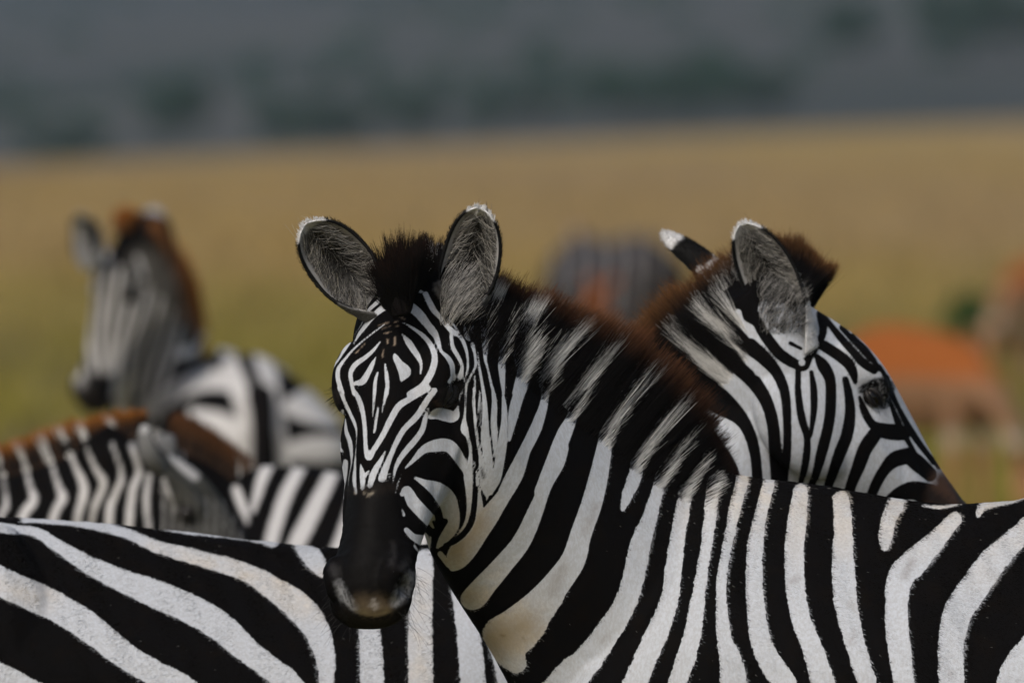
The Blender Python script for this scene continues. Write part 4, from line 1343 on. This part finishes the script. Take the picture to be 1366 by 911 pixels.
# ---- zebras further back, out of focus -----------------------------------------------
def far_zebra(label, tf, scale, Y, trunk_rows, neck, fr, ears, mane_rows, chart, voxel, seed, mn=5000, tipcol=(.26, .095, .02), rootcol=(.03, .018, .012), tip_at=.35, fin_mat=None, bands=((.86, .5), (.5, .03), (-1, .25)), slim=0.0):
    o3 = tf(np.array([0, 0, 0.0])); o3[2] = 0
    root = tag(empty("zebra", tuple(o3)), label, "zebra", "zebras of the herd")
    P = [loft(TRUNK_ST(tf, trunk_rows), seg=36, per=3, top=.45, bot=.7, n=2.2), loft(neck, seg=30, per=3, top=.5, bot=.75)] + head_pieces(fr)
    l, hv = legs_pieces(tf); P += l
    co, no, quads = remesh(P, voxel, 4)
    sculpt_head(fr, co, no)
    em = [ear_mesh(*e) for e in ears]
    finish_zebra(root, o3, co, quads, [ear_extra(e, seed, .93, bands, .30) for e in em], chart, M_COAT_FAR, slim=slim)
    for s_ in (-1, 1): eye_part(root, o3, fr, s_)
    add_hooves(root, o3, hv); add_tail(root, o3, tf)
    mane(root, o3, mane_rows[0], mane_rows[1], .7, .045, mn, chart, seed, rootcol, tipcol, rad=.0012, k=4, tip_at=tip_at, fin_mat=fin_mat)
    return root


def placed(x, Y, ang, s):
    ca, sa = math.cos(ang), math.sin(ang)
    return lambda p: np.array([x + s * (p[0] * ca - p[1] * sa), Y + s * (p[0] * sa + p[1] * ca), s * p[2]])


def leg_bars(ch, tf):
    for z in np.arange(0.12, 0.72, .085):
        for xl in (.09, -.97):
            p = tf(np.array([xl, 0, z])); ch.marks.append((1, np.array([[p[0] - .13, z, .018], [p[0] + .13, z + .015, .018]])))


# D: head lowered to the right, mane tipped ginger
YD = 21.4
tfD = placed(at(-150, 650, YD)[0], YD, 0.0, .90)
chD = Chart().tile(0, 540, .3367, YD - .12)
chD.w("5,290,20 20,400,32 0,440,30 -20,560,40", "85,240,22 115,330,32 130,380,46 95,430,46 60,540,50", "190,220,22 225,320,32 245,370,46 215,430,42 190,540,50",
      "245,140,32 290,240,32 330,330,46 310,430,42 290,560,50", "340,170,22 375,250,32 410,310,42 375,400,38 360,470,32 350,580,40", "440,150,22 475,240,28 480,300,36 440,390,42 432,480,42 430,600,40",
      "520,160,32 550,260,36 525,340,42 512,480,42 510,600,40", "590,280,32 580,380,36 590,480,32 600,600,30", "680,205,44 720,245,46 770,285,50", "650,300,30 700,420,16",
      *["%d,%d,14 %d,%d,16 %d,640,16" % (640 + 34 * i, 330 + 6 * i, 640 + 34 * i + 10, 450, 630 + 34 * i) for i in range(10)],
      "-80,260,40 -70,400,50 -90,560,60", "-190,280,50 -190,420,60 -200,700,60", "-320,330,60 -320,600,70", "-460,340,70 -470,600,80", "-700,300,80 -620,500,90 -600,700,80")
chD.paint((.10, .10, .085), .02, .30, "570,120,60 600,200,70", "820,420,260 760,400,200", "700,230,160 780,280,120")
leg_bars(chD, tfD); carry_down(chD, 1.09, tfD)
frD = Frame(at(205, 572, YD - .05), R(-8), R(41), .92)
far_zebra("blurred zebra at left with a ginger edged mane, lowering its head to the right", tfD, .9, YD, TRUNK,
          st_px([((-140, 655, YD), (-20, 900, YD), .15), ((-60, 640, YD), (40, 840, YD), .13), ((20, 628, YD), (95, 790, YD), .115), ((90, 605, YD), (150, 745, YD), .10), ((150, 588, YD - .03), (190, 710, YD - .03), .088), ((188, 580, YD - .05), (215, 690, YD - .05), .07)]),
          frD, [(at(214, 632, YD - .10), at(193, 566, YD - .13), [.5, .8, 0], .034), (at(222, 610, YD + .08), at(226, 585, YD + .12), [.3, 1, 0], .034)],
          (rowspx([(-120, 652, YD), (-40, 638, YD), (20, 628, YD), (80, 606, YD), (140, 588, YD - .02), (190, 577, YD - .05)]),
           rowspx([(-120, 610, YD), (-50, 600, YD), (6, 590, YD), (62, 570, YD), (130, 553, YD - .02), (195, 544, YD - .05)])),
          chD, .008, 21, mn=7000, tipcol=(.30, .115, .025), tip_at=.52, slim=.0028, bands=((.9, .25), (-1, .13)))

# F: crossing behind it the other way
YF = 22.2
tfF = placed(at(350, 640, YF)[0], YF, math.pi, .90)
chF = Chart().tile(0, 540, .3367, YF - .15)
chF.w("1065,235,50 1045,270,54 1030,310,50 1000,420,30", "1200,225,56 1165,290,60 1130,360,62 1090,480,62 1060,600,60", "1330,230,60 1300,300,64 1240,420,72 1180,540,74 1130,660,70",
      "1450,230,60 1420,340,66 1370,500,72 1300,680,70", "1580,240,60 1540,400,70 1480,660,70", "1720,250,60 1690,420,70 1640,660,70", "880,150,36 950,200,40", "930,340,40 955,400,44 980,470,20", "800,330,20 800,460,24", "720,320,20 710,460,24")
leg_bars(chF, tfF); carry_down(chF, 1.09, tfF)
frF = Frame(at(215, 590, YF + .05), R(188), R(50), .88)
far_zebra("blurred zebra with bold cream shoulder stripes and a dark brown mane, its head hidden", tfF, .9, YF, TRUNK,
          st_px([((380, 640, YF), (330, 900, YF), .15), ((340, 655, YF), (290, 840, YF), .13), ((305, 632, YF), (255, 780, YF), .115), ((265, 605, YF), (225, 735, YF), .10), ((235, 592, YF + .03), (205, 700, YF + .03), .085)]),
          frF, [(at(212, 612, YF - .03), at(246, 612, YF - .02), [-.2, 1, .2], .045), (at(215, 606, YF + .12), at(250, 604, YF + .15), [0, 1, .2], .045)],
          (rowspx([(345, 660, YF), (318, 640, YF), (290, 622, YF), (258, 602, YF), (228, 590, YF + .02)]),
           rowspx([(336, 618, YF), (318, 598, YF), (292, 578, YF), (262, 560, YF), (232, 552, YF + .02)])),
          chF, .008, 22, tipcol=(.10, .045, .02), slim=.002)

# E: rump towards us, head turned back over the left
YE = 29.0
tfE = placed(at(338, 470, 29.0)[0] - .10, 29.75, R(97), .96)
chE = Chart().tile(60, 260, .417, 28.7)
chE.w("600,600,60 520,596,62 440,620,60 380,655,60 310,700,64", "545,505,60 590,560,56 625,640,60 655,720,60 680,800,56 690,1000,50", "470,700,30 560,730,66 630,780,84 650,850,80 660,1000,60",
      "660,480,40 690,530,54 715,600,52 735,700,44 755,820,44 770,1000,44", "770,540,70 850,555,92 920,600,62", "790,680,60 860,676,112 960,700,112", "790,820,60 860,815,84 960,820,84",
      "420,520,40 500,500,24", "330,800,60 500,850,70 620,930,70", "800,960,70 960,960,80")
chE.k("655,560,22 680,620,40 695,700,50 715,800,50 725,1000,44")
chE.tile(60, 260, .417, 29.1)
chE.w("120,290,26 95,400,40 100,520,44 125,620,30", "165,250,14 150,360,18 148,470,20 160,560,16", "205,225,14 190,330,16 182,440,16 190,560,14", "245,230,14 232,330,16 218,430,16 215,560,16",
      "290,260,14 275,350,16 250,450,16 238,560,18 235,640,30", "335,290,14 310,390,16 280,480,16 262,600,26 240,710,50", "375,330,14 345,430,16 312,520,16 290,640,20", "410,370,14 380,470,16 345,570,16 320,690,22",
      "430,430,14 405,520,16 370,620,18 350,720,22", "180,150,24 200,200,26", "300,200,14 320,260,14")
chE.paint((.15, .14, .12), .03, .32, "180,300,120 180,450,140 260,500,140 330,420,120 300,620,100", "330,230,120 400,330,120 420,430,100")
chE.paint((.17, .070, .022), .02, .8, "350,90,26 410,190,26 450,300,26 440,400,20")
chE.paint((.012, .010, .009), .03, 1.0, "130,640,100 150,690,110 170,730,100")
leg_bars(chE, tfE); carry_down(chE, 0.95, tfE)

frE = Frame(at(158, 305, 29.05), R(180 + 38), R(18), .90)
far_zebra("blurred zebra farther back showing its rump, with head raised and turned left", tfE, .96, YE, TRUNK,
          st_px([((300, 500, 29.8), (260, 700, 29.6), .15), ((255, 480, 29.6), (205, 640, 29.35), .125), ((246, 425, 29.45), (165, 560, 29.2), .11), ((228, 370, 29.3), (150, 480, 29.1), .095), ((198, 325, 29.2), (150, 420, 29.05), .082), ((178, 310, 29.12), (150, 390, 29.0), .066)]),
          frE, [(at(130, 355, 28.98), at(103, 285, 28.95), [-.7, -.8, 0], .085), (at(190, 340, 29.16), at(210, 277, 29.16), [-.2, 1, 0], .085)],
          (rowspx([(250, 500, 29.65), (253, 450, 29.5), (244, 405, 29.42), (226, 362, 29.32), (200, 326, 29.2), (172, 305, 29.1), (158, 305, 29.02)]),
           rowspx([(270, 476, 29.7), (274, 428, 29.56), (264, 376, 29.46), (240, 330, 29.36), (206, 298, 29.24), (172, 276, 29.1), (154, 280, 29.0)])),
          chE, .010, 23, mn=7000, tipcol=(.34, .125, .028), rootcol=(.10, .045, .015), tip_at=.05, fin_mat=simple("brown_mane_core", (.12, .05, .016)), bands=((.9, .22), (-1, .20)))

# G: far zebra grazing out on the plain
YG = 66.0
tfG = placed(at(772, 400, YG)[0], YG, R(118), .93)
chG = Chart()
for k_, x in enumerate(np.arange(-.6, .7, .11)):
    p = at(775, 400, YG)[0] + x; chG.marks.append((1, np.array([[p, 1.5, .006], [p + .03, 1.1, .010], [p - .02, .6, .009]])))
chG.tile(0, 0, 1, YG); chG.paint((.045, .040, .042), .1, .62, "700,380,200 900,380,200")
OG = tfG(np.array([.44, -.24, 1.02]))
nk = [np.concatenate([tfG(np.array(a)), tfG(np.array(b_)), [hw]]) for a, b_, hw in
      [((-.05, 0, 1.33), (.20, 0, .95), .16), ((.14, -.04, 1.25), (.30, -.04, .92), .12), ((.28, -.12, 1.15), (.38, -.12, .88), .10), ((.40, -.2, 1.06), (.44, -.2, .86), .075)]]
far_zebra("small blurred dark zebra standing far out on the plain between the two front zebras", tfG, 1.0, YG, TRUNK, nk, Frame(OG, R(60), R(48), 1.0),
          [(OG + np.array([-.05, 0, -.02]), OG + np.array([-.10, 0, .17]), [0, -1, 0], .085), (OG + np.array([.05, 0, -.02]), OG + np.array([.10, 0, .17]), [0, -1, 0], .085)],
          (np.array([tfG(np.array(q)) for q in [(-.02, 0, 1.32), (.12, -.04, 1.25), (.26, -.12, 1.15), (.38, -.2, 1.06)]]), np.array([tfG(np.array(q)) for q in [(.02, 0, 1.42), (.18, -.04, 1.34), (.33, -.12, 1.24), (.46, -.2, 1.14)]])),
          chG, .016, 24, mn=2000)

# ------------------------------------------------------------------ rust-coloured antelopes on the plain
def antelope_mat():
    m, nt, b = new_mat("antelope_coat")
    tc = N(nt, "ShaderNodeTexCoord")
    sx = N(nt, "ShaderNodeSeparateXYZ"); nt.links.new(tc.outputs['Object'], sx.inputs[0])
    nz = N(nt, "ShaderNodeTexNoise", i_Scale=9.0); nt.links.new(tc.outputs['Object'], nz.inputs['Vector'])
    zz = math_n(nt, 'ADD', sx.outputs[2], math_n(nt, 'MULTIPLY', math_n(nt, 'SUBTRACT', nz.outputs[0], .5), .06))
    c = mix_c(nt, ramp(nt, zz, .74, .80), (.21, .115, .062), (.235, .070, .014))
    c = mix_c(nt, ramp(nt, zz, .56, .52), c, (.34, .28, .21))
    c = mix_c(nt, ramp(nt, zz, .50, .44), c, (.30, .15, .075))
    nt.links.new(c, b.inputs['Base Color']); b.inputs['Roughness'].default_value = .8; b.inputs['Specular IOR Level'].default_value = .15
    return m


M_ANT = antelope_mat()


def antelope(label, x, Y, ang, s, graze):
    tf0 = lambda p: np.array([p[0] * math.cos(ang) - p[1] * math.sin(ang), p[0] * math.sin(ang) + p[1] * math.cos(ang), p[2]]) * s
    root = tag(empty("antelope", (x, Y, 0)), label, "antelope", "antelopes grazing on the plain")
    tr = [(.30, .72, .66, .03), (.26, .80, .58, .08), (.16, .88, .54, .12), (.02, .92, .52, .14), (-.16, .945, .50, .16), (-.34, .955, .52, .165), (-.50, .925, .57, .155), (-.62, .86, .62, .13), (-.70, .78, .68, .06)]
    P = [loft(TRUNK_ST(tf0, tr), seg=28, per=3, top=.55, bot=.7)]
    if graze:
        nk = [((.08, 0, .88), (.22, 0, .62), .10), ((.28, 0, .78), (.36, 0, .56), .075), ((.42, 0, .58), (.46, 0, .42), .06), ((.52, 0, .38), (.50, 0, .26), .05)]
        O = np.array([.55, 0, .36]); axd = np.array([.12, 0, -1.0])
    else:
        nk = [((.04, 0, .89), (.26, 0, .66), .10), ((.20, 0, 1.02), (.34, 0, .86), .07), ((.30, 0, 1.16), (.40, 0, 1.04), .055), ((.36, 0, 1.24), (.44, 0, 1.14), .05)]
        O = np.array([.38, 0, 1.24]); axd = np.array([1, 0, -.65])
    P.append(loft([np.concatenate([tf0(np.array(a)), tf0(np.array(b_)), [hw * s]]) for a, b_, hw in nk], seg=22, per=3))
    axd = unit(axd); up = unit(np.array([-axd[2], 0, axd[0]])); up = up if up @ np.array([1, 0, .4]) > 0 else -up
    hd = [(-.03, .01, -.07, .04), (.03, .02, -.10, .055), (.09, .015, -.10, .052), (.16, 0, -.075, .036), (.23, -.01, -.065, .03), (.265, -.02, -.06, .02)]
    P.append(loft([np.concatenate([tf0(O + axd * u + up * t), tf0(O + axd * u + up * b_), [hw * s]]) for u, t, b_, hw in hd], seg=22, per=3))
    for sg in (-1, 1):
        for pts in ([(.16, .07 * sg, .72, .075), (.15, .08 * sg, .55, .05), (.16, .08 * sg, .36, .026), (.15, .08 * sg, .16, .018), (.16, .08 * sg, .06, .022), (.18, .08 * sg, .0, .02)],
                    [(-.52, .08 * sg, .76, .11), (-.50, .09 * sg, .58, .085), (-.60, .08 * sg, .40, .035), (-.585, .08 * sg, .2, .02), (-.58, .08 * sg, .06, .023), (-.56, .08 * sg, .0, .02)]):
            P.append(tube(np.array([np.append(tf0(np.array(p[:3])), p[3] * s) for p in pts])))
    co, no, q = remesh(P, .010, 4)
    mesh_obj("body", co, q, M_ANT, root)
    for sg in (-1, 1):
        B = tf0(O + up * .01 + np.array([0, .035 * sg, 0])); T = tf0(O - axd * .10 + up * .05 + np.array([0, .12 * sg, 0]))
        V, F, _, _ = ear_mesh(B, T, [math.cos(ang), math.sin(ang), .2], .055 * s, ns=12, na=12)
        mesh_obj("ear", V, F, M_ANT, root)
        V, F = ellipsoid(tf0(O + axd * .07 + up * -.015 + np.array([0, .047 * sg, 0])), [np.array([.014, 0, 0]) * s, np.array([0, .01, 0]) * s, np.array([0, 0, .014]) * s], 8, 12)
        mesh_obj("eye", V, F, M_EYE, root)
    V, F = tube(np.array([np.append(tf0(np.array(p[:3])), p[3] * s) for p in [(-.68, 0, .82, .02), (-.73, 0, .74, .018), (-.74, 0, .60, .012), (-.74, 0, .5, .005)]]), 10)
    mesh_obj("tail", V, F, M_ANT, root)


p = at(1258, 470, 50)
antelope("blurred rust red antelope grazing behind the right zebra's nose", p[0], 50, R(-50), 1.05, True)
p = at(1372, 400, 80)
antelope("small rust red antelope cut by the right edge, beyond the grazing one", p[0], 80, R(-125), 1.03, True)
p = at(838, 400, 63)
antelope("small blurred tan antelope standing beside the far zebra on the plain", p[0], 63, R(-125), .78, False)
